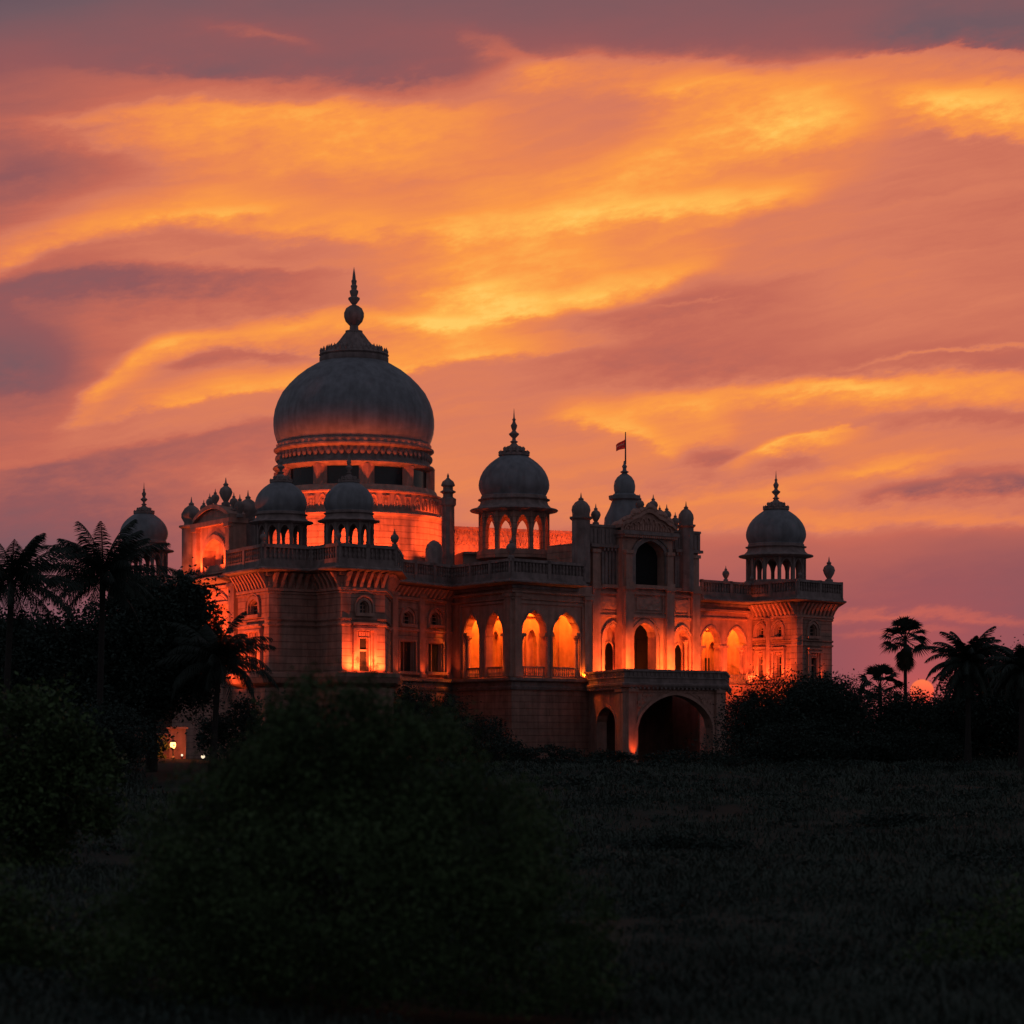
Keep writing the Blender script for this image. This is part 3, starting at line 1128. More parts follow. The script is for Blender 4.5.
def b_wing_top(o, mb):
    mb.sweep(WING[:3] + [at(586, 234.3)], [(-.8, EAVE + .002), (-.3, EAVE + .002), (-.3, EAVE + .3), (-.8, EAVE + .3)])
    eave_set(o, WING[:3] + [at(577, 233.5)], False)
    bm_ = MB()
    sg = WG[0]
    n = int(sg.L / .8)
    for k in range(n):
        u_ = (k + .5) * sg.L / n
        P = sg.P
        a, b = u_ - .16, u_ + .16
        bm_.hexa([P(a, .2, EAVE - 1.3), P(b, .2, EAVE - 1.3), P(b, -.02, EAVE - 1.3), P(a, -.02, EAVE - 1.3), P(a, .9, EAVE - .4), P(b, .9, EAVE - .4), P(b, -.02, EAVE - .4), P(a, -.02, EAVE - .4)])
    bm_.build('bracket_row', CARVED, o)
    urn(o, offset_line(WING, 1.0)[2], PAR, .95)
    return DARKTRIM


start_part('wing_roofline', b_wing_top)

# ---- gatehouse
G = segs(GATE)[0]
GZ = 25.3


def b_gate(o, mb):
    side1 = op(G, 603.5, 620.5, 671, 640, 625, 'cusp', 18)
    side2 = op(G, 674, 688.5, 671, 642, 629, 'cusp', 18)
    for k in (side1, side2): k['zb'] = FLOOR
    wall(mb, G, BASE, GZ, .9, [side1], 0, G.u(626))
    wall(mb, G, BASE, GZ, .9, [side2], G.u(669), G.L)
    # centre bay stands proud
    cw = 1.1
    C = Seg(*offset_line(GATE, cw))
    door = op(C, 633, 655, 671, 637, 622.5, 'point', 20)
    door['zb'] = FLOOR
    upp = op(C, 634.5, 664.5, 585, 556, 541, 'point', 20)
    zt = C.z(648, 536)
    cm = MB()
    wall(cm, C, BASE, zt, 1.2, [door, upp], C.u(622.5), C.u(672.5), w=0)
    centre = cm.build('centre_bay', SMOOTHSTONE, o)
    dm = MB()
    band(dm, C, door, .35, -.05, + .18)
    band(dm, C, door, .16, -.05, + .1, grow=.55)
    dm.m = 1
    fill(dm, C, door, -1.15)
    C.box(dm, (door['u0'] + door['u1']) / 2 - .05, (door['u0'] + door['u1']) / 2 + .05, -1.15, -1.09, FLOOR, C.z(644, 640))
    for yy in (640, 652):
        C.box(dm, door['u0'] + .1, door['u1'] - .1, -1.15, -1.1, C.z(644, yy) - .06, C.z(644, yy) + .06)
    dm.build('doorway', [SMOOTHSTONE, DARKOPENING], o)
    um = MB()
    band(um, C, upp, .4, -.05, + .2)
    band(um, C, upp, .15, -.05, + .32, grow=.42)
    um.m = 1
    fill(um, C, upp, -1.15)
    um.build('upper_arch', [DARKTRIM, DARKIN], o)
    for sd_, (a, b) in ((side1, (600, 624)), (side2, (671, 692))):
        nm = MB()
        band(nm, G, sd_, .22, -.05, .14)
        band(nm, G, sd_, .14, -.05, .24, grow=.3)
        nm.m = 1
        fill(nm, G, sd_, -.86)
        nm.m = 0
        mid = (sd_['u0'] + sd_['u1']) / 2
        wdt = sd_['u1'] - sd_['u0']
        inner = opz(mid - wdt * .16, mid + wdt * .34, FLOOR, FLOOR + 3.0, FLOOR + 3.9, 'point')
        band(nm, G, inner, .14, -.85, -.7)
        nm.m = 2
        fill(nm, G, inner, -.82)
        nm.m = 0
        for e in (sd_['u0'] + .16, sd_['u1'] - .16):
            x, y, _ = G.P(e, -.3, 0)
            column(nm, (x, y), FLOOR, G.z((a + b) / 2, 641) + .1, .17)
        nm.build('side_niche', [SMOOTHSTONE, SMOOTHSTONE, DARKOPENING], o)
    pm = MB()
    for p0, p1, w in ((590, 598, .45), (623.2, 631, cw), (664.5, 672, cw), (690, 697.5, .45)):
        q_, w = (C, .42) if w == cw else (G, w)
        pilaster(o, q_, p0, p1, FLOOR, EAVE + .25, w)
        pilaster(o, q_, p0 + .8, p1 - .8, EAVE + .25, GZ - .2, w - .06)
    # strings, panels
    for p0, p1, Q in ((599.5, 623.2, G), (631, 664.5, C), (672, 690, G)):
        a, b, w = Q.u(p0), Q.u(p1), 0.0
        for z_, hh, ww in ((EAVE + .25, .35, .5), (EAVE - .45, .22, .25), (18.3, .25, .22), (18.75, .1, .12)):
            Q.box(pm, a, b, w - .02, w + ww, z_ - hh / 2, z_ + hh / 2)
        for k in (a + .1, b - .35):
            Q.box(pm, k, k + .25, w - .021, w + .12, 18.4, EAVE - .5)
    pm.build('string_course', SMOOTHSTONE, o)
    for p0, p1, Q in ((602.5, 620, G), (636, 660, C), (675, 687.5, G)):
        cv = MB()
        Q.box(cv, Q.u(p0), Q.u(p1), -.02, .1, 19.0, EAVE - .85)
        cv.build('carved_panel', CARVED, o)
    # flutes on the side bays
    for p0, p1 in ((600.5, 621), (674, 689)):
        fm = MB()
        n = 6
        for k in range(n):
            u_ = G.u(p0) + (G.u(p1) - G.u(p0)) * (k + .5) / n
            G.box(fm, u_ - .16, u_ + .16, -.02, .16, EAVE + .5, GZ - .3)
        fm.build('flutes', DARKTRIM, o)
    # cornices and blocking course above
    km = MB()
    for p0, p1 in ((588, 622.5), (672.5, 699.5)):
        G.box(km, G.u(p0), G.u(p1), -1.0, .6, GZ, GZ + .3)
        G.box(km, G.u(p0), G.u(p1), -.6, .12, GZ + .3, GZ + 2.1)
        G.box(km, G.u(p0), G.u(p1), -.7, .25, GZ + 2.1, GZ + 2.35)
        n = int((G.u(p1) - G.u(p0)) / .5)
        for k in range(n):
            u_ = G.u(p0) + (k + .5) * (G.u(p1) - G.u(p0)) / n
            G.box(km, u_ - .12, u_ + .12, .1, .22, GZ + .45, GZ + 1.9)
    C.box(km, C.u(619.5), C.u(675), -2.0, .7, zt, zt + .4)
    C.box(km, C.u(621), C.u(674), -2.0, .3, zt - .3, zt)
    km.build('cornice', DARKTRIM, o)
    gm = MB()
    u0, u1 = C.u(621), C.u(674)
    zb = zt + .4
    n = 26
    hgt = C.z(648, 512) - zb

    def sh(x):
        q_ = abs(2 * x - 1)
        return hgt * (.10 + .86 * max(0.0, 1 - q_) ** .62 * (1 - .35 * q_) + .07 * abs(math.sin(q_ * 8.5)))
    pts = [(u0 + (u1 - u0) * i / n, zb + sh(i / n)) for i in range(n + 1)]
    P = C.P
    for (a_, za), (b_, zb_) in zip(pts, pts[1:]):
        gm.quad(P(a_, 0, zb), P(b_, 0, zb), P(b_, 0, zb_), P(a_, 0, za))
        gm.quad(P(b_, -1.5, zb), P(a_, -1.5, zb), P(a_, -1.5, za), P(b_, -1.5, zb_))
        gm.hexa([P(a_, +.35, za), P(b_, +.35, zb_), P(b_, -1.6, zb_), P(a_, -1.6, za), P(a_, +.35, za + .35), P(b_, +.35, zb_ + .35), P(b_, -1.6, zb_ + .35), P(a_, -1.6, za + .35)])
    for k in range(9):
        x = .12 + .76 * k / 8
        u_ = u0 + (u1 - u0) * x
        hh = sh(x)
        band(gm, C, opz(u_ - .34, u_ + .34, zb + .12, zb + hh * .3, zb + hh * .72, 'point', 8), .12, -.02, .16)
        C.box(gm, u_ - .12, u_ + .12, -.02, .12, zb + .15, zb + hh * .45)
    rr = random.Random(4)
    for k in range(30):
        x = .04 + .92 * k / 29
        u_ = u0 + (u1 - u0) * x
        z_ = zb + sh(x) + .32
        q_ = C.P(u_, .1, 0)
        r_ = rr.uniform(.16, .42)
        gm.lathe(q_[:2], [(r_ * .6, z_), (r_, z_ + r_ * .7), (r_ * .8, z_ + r_ * 1.3), (r_ * .25, z_ + r_ * 1.9)], 7, k)
    for k in range(26):
        u_ = u0 + (u1 - u0) * (k + .5) / 26
        C.box(gm, u_ - .1, u_ + .1, .3, .62, zt - .26, zt - .03)
    gm.build('pediment', CARVED, o)
    for px, s_ in ((641, 1.1), (654.5, 1.15), (661, .8), (668, 1.15), (676.5, 1.0)):
        u_ = C.u(px)
        k = max(0, min(1, (u_ - u0) / (u1 - u0)))
        x, y, _ = P(u_, -.2, 0)
        urn(o, (x, y), zb + sh(k) + .15, s_ * .85)
    x, y, _ = G.P(G.u(597), -.2, 0)
    urn(o, (x, y), GZ + 2.3, 1.0)
    for p0, p1 in ((600, 622), (673, 690)):
        dm2 = MB()
        n = int((G.u(p1) - G.u(p0)) / .45)
        for k in range(n):
            u_ = G.u(p0) + (k + .5) * (G.u(p1) - G.u(p0)) / n
            G.box(dm2, u_ - .11, u_ + .11, .1, .5, GZ - .32, GZ - .02)
        dm2.build('dentils', DARKTRIM, o)
    # corner turrets
    for px, d_, r, ys, yt in ((581, 236.5, 1.0, 592, 517), (686, 244.6, .85, 592, 525)):
        x, y = at(px, d_)
        z_0, z_1 = zat(ys, y), zat(yt, y)
        tm = MB()
        tm.lathe((x, y), [(r, z_0), (r, z_1 - .35), (r * 1.25, z_1 - .15), (r * 1.25, z_1), (r * .9, z_1 + .04)], 8, R(22.5))
        tm.lathe((x, y), [(r * .9, z_1 + .04), (r * .9, z_1 + .35), (r * .98, z_1 + .7), (r * .9, z_1 + 1.1), (r * .6, z_1 + 1.5), (r * .25, z_1 + 1.72), (r * .3, z_1 + 1.85),
                          (r * .1, z_1 + 2.0), (.02, z_1 + 2.5)], 16)
        tm.build('turret', DARKTRIM, o, 40)
    # rear mass of the gatehouse and the dome pedestal
    rm = MB()
    G.box(rm, G.u(592), G.u(697), -7.5, -.9, BASE, GZ + .6)
    rm.build('gate_core', STONE, o)
    c = at(624.5, 243)
    ds = 243 / F
    zz = lambda py: zat(py, 243)
    dm = MB()
    dm.lathe(c, [(21 * ds, zz(530)), (20 * ds, zz(518)), (15 * ds, zz(508)), (12.5 * ds, zz(501)), (15.5 * ds, zz(499.5)), (16 * ds, zz(496)), (12 * ds, zz(495.5)), (11 * ds, zz(494))], 32)
    dm.lathe(c, [(9.6 * ds, zz(494)), (10.6 * ds, zz(490)), (10.8 * ds, zz(486)), (9.8 * ds, zz(481)), (7.2 * ds, zz(477)), (4 * ds, zz(474.5)), (2.5 * ds, zz(473.5)), (4.6 * ds, zz(472)), (2 * ds, zz(470.5)),
                 (1.8 * ds, zz(468.5)), (2.6 * ds, zz(466.5)), (1.2 * ds, zz(464)), (.9 * ds, zz(461))], 32)
    dm.build('gate_dome', DOMEMAT, o, 50)
    return SMOOTHSTONE


start_part('gatehouse', b_gate)

# ---- porch before the gate, with the terrace on top
PORCH = plan([(589, 233.5), (626, 221), (722, 229), (726, 246)])


def b_porch(o, mb):
    ps = segs(PORCH)
    a0 = op(ps[0], 598, 616.5, 757, 722, 707, 'point')
    a1 = op(ps[1], 637, 712, 770, 728, 695, 'flat', 30)
    a0['zb'] = a1['zb'] = BASE + .3
    wall(mb, ps[0], BASE, 10.6, .9, [a0])
    wall(mb, ps[1], BASE, 10.6, .9, [a1])
    wall(mb, ps[2], BASE, 10.6, .9)
    fr = MB()
    band(fr, ps[1], a1, .3, -.05, .16)
    band(fr, ps[0], a0, .25, -.05, .14)
    fr.build('arch_moulding', SMOOTHSTONE, o)
    sp = MB()
    # carved spandrels as pieces that follow the arch
    u0, u1 = a1['u0'] + .1, a1['u1'] - .1
    for (ua, za), (ub, zb_) in zip(a1['c'], a1['c'][1:]):
        if zb_ + .55 < 10.05 and za + .55 < 10.05:
            P = ps[1].P
            sp.quad(P(ua, .06, za + .5), P(ub, .06, zb_ + .5), P(ub, .06, 10.1), P(ua, .06, 10.1))
    rr = random.Random(8)
    for k in range(70):
        x = rr.random()
        u_ = u0 + (u1 - u0) * x
        z_ = rr.uniform(cz_at(a1, u_) + .75, 9.95)
        if z_ > 9.98 or cz_at(a1, u_) + .75 > 9.9: continue
        r_ = rr.uniform(.09, .2)
        ps[1].box(sp, u_ - r_, u_ + r_, .04, .10 + .05 * rr.random(), z_ - r_ * .7, z_ + r_ * .7)
    ps[1].box(sp, u0 - .4, u1 + .4, -.02, .12, 10.12, 10.3)
    sp.build('spandrel_carving', CARVED, o)
    for p0, p1 in ((626.6, 634.5), (714.5, 721.5)):
        pilaster(o, ps[1], p0, p1, BASE, 10.5, .3)
    pilaster(o, ps[0], 619.5, 625.6, BASE, 10.5, .3)
    cp = MB()
    cp.sweep(PORCH, [(-.9, 10.6), (.5, 10.6), (.62, 10.8), (.62, 10.95), (.3, 11.05), (.3, 11.45), (.38, 11.5), (.38, 11.6), (.28, 11.65), (.28, 12.05), (.45, 12.1), (.45, 12.32), (-.1, 12.32), (-.1, 10.95), (-.9, 10.95)])
    for sg in segs(PORCH):
        n = max(2, int(sg.L / .55))
        for k in range(n):
            u_ = (k + .5) * sg.L / n
            sg.box(cp, u_ - .12, u_ + .12, .26, .36, 11.66, 12.06)
            sg.box(cp, u_ - .1, u_ + .1, .3, .56, 10.42, 10.6)
    cp.build('terrace_parapet', DARKTRIM, o)
    fl = MB()
    pts = PORCH + [at(590, 238)]
    fl.add([(*p, 10.95) for p in pts] + [(*p, 10.65) for p in pts], (tuple(range(5)), tuple(range(9, 4, -1))))
    fl.build('terrace_floor', ROOFMAT, o)
    return SMOOTHSTONE


start_part('porch', b_porch)

# ---- right wing and end pavilion
RG = segs(RIGHT)


def b_rwing(o, mb):
    sg = RG[0]
    oo = [op(sg, 700.5, 719.5, 680, 643, 627, 'point', 20), op(sg, 726.5, 745, 680, 644, 628, 'point', 20)]
    for k in oo: k['zb'] = FLOOR
    wall(mb, sg, FLOOR, EAVE, .8, oo)
    tm = MB()
    for k in oo:
        band(tm, sg, k, .2, -.05, .14, grow=.05)
    tm.sweep(RIGHT[:2], [(-.02, EAVE - 1.3), (.4, EAVE - 1.25), (.4, EAVE - 1.0), (-.02, EAVE - .9)])
    tm.sweep(RIGHT[:2], [(-.02, EAVE - 2.1), (.2, EAVE - 2.05), (.2, EAVE - 1.9), (-.02, EAVE - 1.85)])
    pilaster(o, sg, 746.5, 751, FLOOR, EAVE - 1.3, .25)
    tm.build('moulding', SMOOTHSTONE, o)
    for px in (700.5, 723, 745):
        cm = MB()
        for dv in (-.28, .28):
            x, y, _ = sg.P(sg.u(px) + dv, -.4, 0)
            column(cm, (x, y), FLOOR, sg.z(px, 648), .22)
        u_ = sg.u(px)
        sg.box(cm, u_ - .75, u_ + .75, -.82, .2, sg.z(px, 648), sg.z(px, 645.5))
        cm.build('column', SMOOTHSTONE, o, 40)
    balustrade(o, sg, 700, 722, w=.5)
    balustrade(o, sg, 724, 749, w=.5)
    gallery(o, offset_line(RIGHT[:2], -.81), 3.8)
    dm = MB()
    bk = Seg(*offset_line(RIGHT[:2], -4.6))
    bk.pbox(dm, 702, 709, 658, 680, 0, .1)
    dm.build('dark_doorway', DARKIN, o)
    dm = MB()
    bk.pbox(dm, 728.5, 732.5, 659, 675, 0, .1)
    dm.build('sky_glow_panel', PALEGLOW, o)  # another added glowing panel where pale sky would show through
    mb.sweep(RIGHT, [(-.5, BASE), (.9, BASE), (.8, FLOOR - 1.0), (1.2, FLOOR - .6), (1.2, FLOOR - .1), (-.5, FLOOR - .02)])
    return SMOOTHSTONE


start_part('arcade_wing', b_rwing)


def b_rpav(o, mb):
    s1, s2, s3 = RG[1], RG[2], RG[3]
    o1 = [window(o, s1, 757.5, 764.5, 638, 632, 625.5, fw=.3), window(o, s1, 775, 782.5, 637, 631, 624.5, fw=.3),
          aedicule(o, s1, 756, 766.5, 677, 648), aedicule(o, s1, 773.5, 786, 677, 648)]
    o2 = [window(o, s2, 808.5, 816.5, 636, 630, 624, fw=.25), aedicule(o, s2, 806.5, 820, 678, 649)]
    for sg, oo in ((s1, o1), (s2, o2), (s3, [])):
        wall(mb, sg, BASE, EAVE, .8, oo)
    ln = RIGHT[1:]
    for z_ in (19.0, 16.6, 16.1):
        mb.sweep(ln, [(-.02, z_ - .12), (.16, z_ - .1), (.16, z_ + .06), (-.02, z_ + .1)])
    pilaster(o, s1, 768, 771.5, FLOOR, EAVE - 1.9, .3)
    urn(o, at(829, 262), PAR, 1.35)
    urn(o, at(800, 255.8), PAR, .5)
    urn(o, offset_line(RIGHT, 1.0)[1], PAR, .5)
    sg = RG[0]
    x, y, _ = sg.P(sg.u(719), 1.0, 0)
    urn(o, (x, y), PAR, .8)
    return STONE


start_part('end_pavilion', b_rpav)


def b_rtop(o, mb):
    mb.sweep(RIGHT, [(-.8, EAVE + .002), (-.3, EAVE + .002), (-.3, EAVE + .3), (-.8, EAVE + .3)])
    eave_set(o, RIGHT[:2] , False)
    eave_set(o, RIGHT[1:], True)
    return DARKTRIM


start_part('pavilion_roofline', b_rtop)
chhatri(776, 267, 30, 556.5, 581)

# ---- roofs, upper storey and back walls


def b_roof(o, mb):
    back = [at(812, 292), at(640, 300), at(200, 290), at(160, 250)]
    front = LWING[:1] + [TOWER[0]] + TOWER[1:5] + [at(390.5, 226)] + WING[1:] + GATE + RIGHT[:4]
    pts = front + back
    n = len(pts)
    mb.add([(*p, EAVE + .4) for p in pts] + [(*p, EAVE + .1) for p in pts], (tuple(range(n)), tuple(range(2 * n - 1, n - 1, -1))))
    bl = back
    for a, b in zip(bl, bl[1:]):
        mb.quad((*a, BASE), (*b, BASE), (*b, EAVE + .1), (*a, EAVE + .1))
    mb.quad((*at(800, 270), BASE), (*at(812, 292), BASE), (*at(812, 292), EAVE), (*at(800, 270), EAVE))
    return ROOFMAT


start_part('roof', b_roof)


def b_upper(o, mb):
    ln = plan([(463, 247.5), (560, 250), (600, 256)])
    z1 = zat(553, 249)
    mb.sweep(ln, [(0, EAVE), (0, z1 - .3), (.5, z1 - .25), (.5, z1), (-14, z1), (-14, EAVE)])
    pl = plan([(446, 262), (520, 266), (592, 270)])
    pm = MB()
    zt = zat(526, 262)
    z0 = zat(548, 262)
    pm.sweep(pl, [(0, z0 - 2), (.12, z0 - 2), (.12, z0 + .4), (0, z0 + .4)])
    pm.sweep(pl, [(-.1, zt - .35), (.25, zt - .35), (.25, zt), (-.1, zt)])
    pm.sweep(pl, [(-.05, z0 + .4), (.03, z0 + .4), (.03, zt - .35), (-.05, zt - .35)])
    for sg in segs(pl):
        n = int(sg.L / .62)
        for k in range(n):
            u_ = (k + .5) * sg.L / n
            zm = (z0 + zt) / 2
            for sgn in (-1, 1):
                P = sg.P
                du = .28
                pm.hexa([P(u_ - sgn * du - .06, .14, z0 + .4), P(u_ - sgn * du + .06, .14, z0 + .4), P(u_ - sgn * du + .06, .02, z0 + .4), P(u_ - sgn * du - .06, .02, z0 + .4),
                         P(u_ + sgn * du - .06, .14 + .002 * sgn, zt - .35), P(u_ + sgn * du + .06, .14 + .002 * sgn, zt - .35), P(u_ + sgn * du + .06, .02, zt - .35), P(u_ + sgn * du - .06, .02, zt - .35)])
    pm.build('lattice_parapet', CARVED, o)
    dm = MB()
    x, y = at(434, 243)
    dm.lathe((x, y), [(.9, EAVE + .4), (.9, zat(549, 243)), (.75, zat(545, 243)), (.4, zat(541.5, 243)), (.05, zat(540, 243))], 16)
    dm.build('roof_vent', DARKTRIM, o, 50)
    return ROOFMAT


start_part('upper_storey', b_upper)


def b_minaret(o, mb):
    d_ = 247.0
    c = at(448, d_)
    s_ = d_ / F
    z = lambda py: zat(py, d_)
    mb.lathe(c, [(6.6 * s_, z(566)), (6.4 * s_, z(507)), (8.0 * s_, z(505)), (8.2 * s_, z(499)), (6.5 * s_, z(498)), (5 * s_, z(497)), (5 * s_, z(494)), (7.8 * s_, z(492.5)), (7.8 * s_, z(491.5)),
                 (5 * s_, z(490)), (5 * s_, z(487)), (7 * s_, z(486)), (6.8 * s_, z(484.5)), (5.5 * s_, z(481.5)), (2.2 * s_, z(479)), (1.0 * s_, z(477.5)), (1.2 * s_, z(476)), (.1 * s_, z(473))], 10)
    return DARKTRIM


start_part('minaret', b_minaret)
chhatri(514, 247, 35.5, 511, 551, fin=1.02, base_h=.9)

# ---- the great dome on its drum
DD = 255.0
DC = at(354, DD)
ds = DD / F
dz_ = lambda py: zat(py, DD)


def b_drum(o, mb):
    pr = lambda L_: [(r * ds, dz_(py)) for r, py in L_]
    mb.lathe(DC, pr([(90, 600), (90, 523.5)]), 96, 0, True, False)
    lm = MB()
    lm.lathe(DC, pr([(89, 524), (92, 522.5), (92.5, 520.5), (88, 519), (87, 518.5)]), 96, 0, False, False)
    lm.lathe(DC, pr([(86.5, 518.5), (86, 500)]), 96, 0, False, False)
    lm.lathe(DC, pr([(86, 501), (88, 500), (88, 498.5), (84, 497), (82.5, 493.5), (81, 492), (74, 491.5)]), 96, 0, False, False)
    lm.build('lower_band', SMOOTHSTONE, o, 35)
    # blind arcade panels round the band
    pm = MB()
    n = 44
    for k in range(n):
        a = 2 * math.pi * k / n
        for (aa, bb) in ((a - .058, a + .058),):
            p0 = (DC[0] + 86.3 * ds * math.cos(aa), DC[1] + 86.3 * ds * math.sin(aa))
            p1 = (DC[0] + 86.3 * ds * math.cos(bb), DC[1] + 86.3 * ds * math.sin(bb))
            sg = Seg(p0, p1)
            zb, zt = dz_(517), dz_(501.5)
            if k % 2:
                oo = opz(sg.L * .2, sg.L * .8, zb + .15, zb + (zt - zb) * .5, zt - .2, 'point', 10)
            else:
                oo = opz(sg.L * .24, sg.L * .76, zb + .15, zt - .4, zt - .3, 'rect')
            band(pm, sg, oo, .12, -.06, .16)
            mid = sg.L / 2
            sg.box(pm, mid - .1, mid + .1, -.06, .1, zb + .2, zb + (zt - zb) * .6)
            sg.box(pm, mid - .22, mid + .22, -.06, .07, zb + (zt - zb) * .3, zb + (zt - zb) * .36)
    pm.build('blind_arcade', CARVED, o)
    # window storey
    wm = MB()
    wm.lathe(DC, pr([(73, 493), (73, 470)]), 64, 0, False, False)
    wm.build('drum_glazing', GLASS, o, 60)
    n = 10
    for k in range(n):
        cm = MB()
        a = 2 * math.pi * k / n + R(-76.5)
        for da, rr in ((-.045, 75.2), (.045, 75.2), (0, 73.5)):
            x, y = DC[0] + rr * ds * math.cos(a + da), DC[1] + rr * ds * math.sin(a + da)
            if da:
                cm.lathe((x, y), [(.34, dz_(492)), (.34, dz_(490.5)), (.25, dz_(490)), (.22, dz_(475)), (.36, dz_(473.5)), (.36, dz_(472))], 10)
            else:
                cm.lathe((x, y), [(.85, dz_(492)), (.85, dz_(472))], 4, a)
        cm.build('drum_column', SMOOTHSTONE, o, 40)
    km = MB()
    km.lathe(DC, pr([(73, 474), (76, 473.5), (79.5, 471.5), (81, 470), (80, 468.5), (77, 467.5), (76, 467), (76, 465.5)]), 96, 0, False, False)
    km.lathe(DC, pr([(76, 465.5), (75.5, 455)]), 96, 0, False, False)
    km.lathe(DC, pr([(75.5, 455), (78, 454), (80, 452.5), (80, 451), (77.5, 449.5), (77.5, 446.5), (76, 445)]), 96, 0, False, False)
    for k in range(72):
        a = 2 * math.pi * k / 72
        x, y = DC[0] + 76 * ds * math.cos(a), DC[1] + 76 * ds * math.sin(a)
        km.lathe((x, y), [(.05, dz_(464)), (.24, dz_(462)), (.30, dz_(460)), (.24, dz_(458)), (.05, dz_(456.4))], 6, a)
    km.build('drum_cornice', DARKTRIM, o, 35)
    return STONE


drum = start_part('drum', b_drum)
mb = MB()
mb.lathe(DC, [(r * ds, dz_(py)) for r, py in [(75.5, 446), (77.5, 441), (79.5, 434), (80.3, 427), (80.2, 420), (78.8, 411), (76, 403), (71.5, 394), (65, 386), (57, 378), (48, 371), (38, 365), (33, 362.5)]], 96)
mdome = mb.build('main_dome', DOMEMAT, palace, 60)
mb = MB()
mb.lathe(DC, [(r * ds, dz_(py)) for r, py in [(33, 364), (34.5, 362), (34.5, 358), (33, 357), (35, 355.5), (33, 353.2), (28, 350.8), (24.5, 348.6), (21.5, 346)]], 64)
for k in range(36):
    a = 2 * math.pi * k / 36
    for rad, y0, y1, w_ in ((33.2, 354.5, 349.5 - (k % 2), 1.3), (27.5, 352, 346, 1.1)):
        x, y = DC[0] + rad * ds * math.cos(a), DC[1] + rad * ds * math.sin(a)
        mb.lathe((x, y), [(w_ * .6 * ds, dz_(y0)), (w_ * ds, dz_((y0 + y1) / 2)), (.1 * ds, dz_(y1))], 6)
mb.build('collar', DARKTRIM, mdome, 40)
mb = MB()
mb.lathe(DC, [(r * ds, dz_(py)) for r, py in [(21, 347.5), (19, 345.5), (15, 341), (10.5, 335), (8, 332)]], 48, flute=.08)
mb.lathe(DC, [(r * ds, dz_(py)) for r, py in [(8.6, 332.5), (8.6, 331), (4.6, 330), (4.2, 326), (5.5, 324.8), (8.5, 321.5), (10, 317), (10, 313), (8, 308.5), (4.5, 306), (1.8, 304.8), (3, 303.5), (5.8, 299.5), (5.8, 298),
                                           (3, 296.5), (4.2, 293), (4.4, 291), (2.6, 289.5), (3.4, 286), (2.2, 284.5), (2.8, 281), (1.8, 279.5), (1.4, 275), (.1, 267)]], 28)
mb.build('finial', DARKTRIM, mdome, 40)

# ------------------------------------------------------------------ flag on the gatehouse dome
fx_, fy_ = at(625.5, 243)
flag = thing('flag', 'small red flag blowing from a thin pole above the gatehouse dome', 'flag', (fx_, fy_, zat(462, 243)))
mb = MB()
mb.tube([(fx_, fy_, zat(464, 243)), (fx_, fy_, zat(445, 243)), (fx_, fy_, zat(432, 243))], [.09, .07, .05], 8)
mb.build('flagpole', METAL, flag)
mb = MB()
n, m_ = 10, 6
for i in range(n + 1):
    for j in range(m_ + 1):
        s_, t_ = i / n, j / m_
        x = fx_ - .02 - s_ * 1.02 + .06 * math.sin(s_ * 7 + t_)
        z = zat(440 + s_ * 5.0 - (1 - s_) * 1.2, 243) - t_ * (1.0 - .35 * s_)
        y = fy_ + .16 * math.sin(s_ * 6 + t_ * 1.5) * s_
        mb.v.append((x, y, z))
for i in range(n):
    for j in range(m_):
        a = i * (m_ + 1) + j
        mb.f.append((a, a + 1, a + m_ + 2, a + m_ + 1))
        mb.mi.append(1 if j == 2 and i > 1 else 0)
mb.build('flag_cloth', [FLAGMAT, FLAGPALE], flag)


# ------------------------------------------------------------------ floodlights that stand on the ledges and roofs
LIGHTCOL = (1.0, .125, .026)


def spot(p, aim, power, angle=120, col=LIGHTCOL, blend=1.0, size=.12):
    l = bpy.data.lights.new('floodlight_beam', 'SPOT')
    l.energy = power
    l.spot_size = R(angle)
    l.spot_blend = blend
    l.shadow_soft_size = size
    l.color = col
    o = bpy.data.objects.new('floodlight_beam', l)
    COL.objects.link(o)
    o.location = p
    o.rotation_euler = (Vector(aim) - Vector(p)).to_track_quat('-Z', 'Y').to_euler()
    return o


def point(p, power, col=LIGHTCOL, size=.15):
    l = bpy.data.lights.new('gallery_lamp', 'POINT')
    l.energy = power
    l.shadow_soft_size = size
    l.color = col
    o = bpy.data.objects.new('gallery_lamp', l)
    COL.objects.link(o)
    o.location = p
    return o


def uplight(sg, px, power, w=.85, z=FLOOR + .12, h=6.0, angle=110, toward=.1, col=LIGHTCOL):
    u_ = sg.u(px)
    return spot(sg.P(u_, w, z), sg.P(u_, toward, z + h), power, angle, col)


# garden floodlight west of the side wing: side wing, gable and the pavilion's side face
spot((-39.7, 217.8, 9.5), (-29.8, 224.5, 16.8), 32000, 50, blend=.4, size=.3)
spot((-33.5, 211.5, 9.5), (-24.5, 214.5, 15.6), 9000, 60, blend=.4, size=.3)
uplight(T[0], 245, 1000, w=.8); uplight(T[0], 257, 1000, w=.8)
for px in (204, 224):
    uplight(LW, px, 1500, w=1.25, z=EAVE + .45, h=4, toward=-.3)
# right bay of the pavilion, from its ledge
for px in (350, 359, 369, 379):
    uplight(T[3], px, 1500, w=1.15, h=5, angle=112, toward=-4)
# window wing: weak spill
uplight(WG[0], 396, 110, w=.8); uplight(WG[0], 421, 150, w=.8); uplight(WG[0], 445, 120, w=.8)
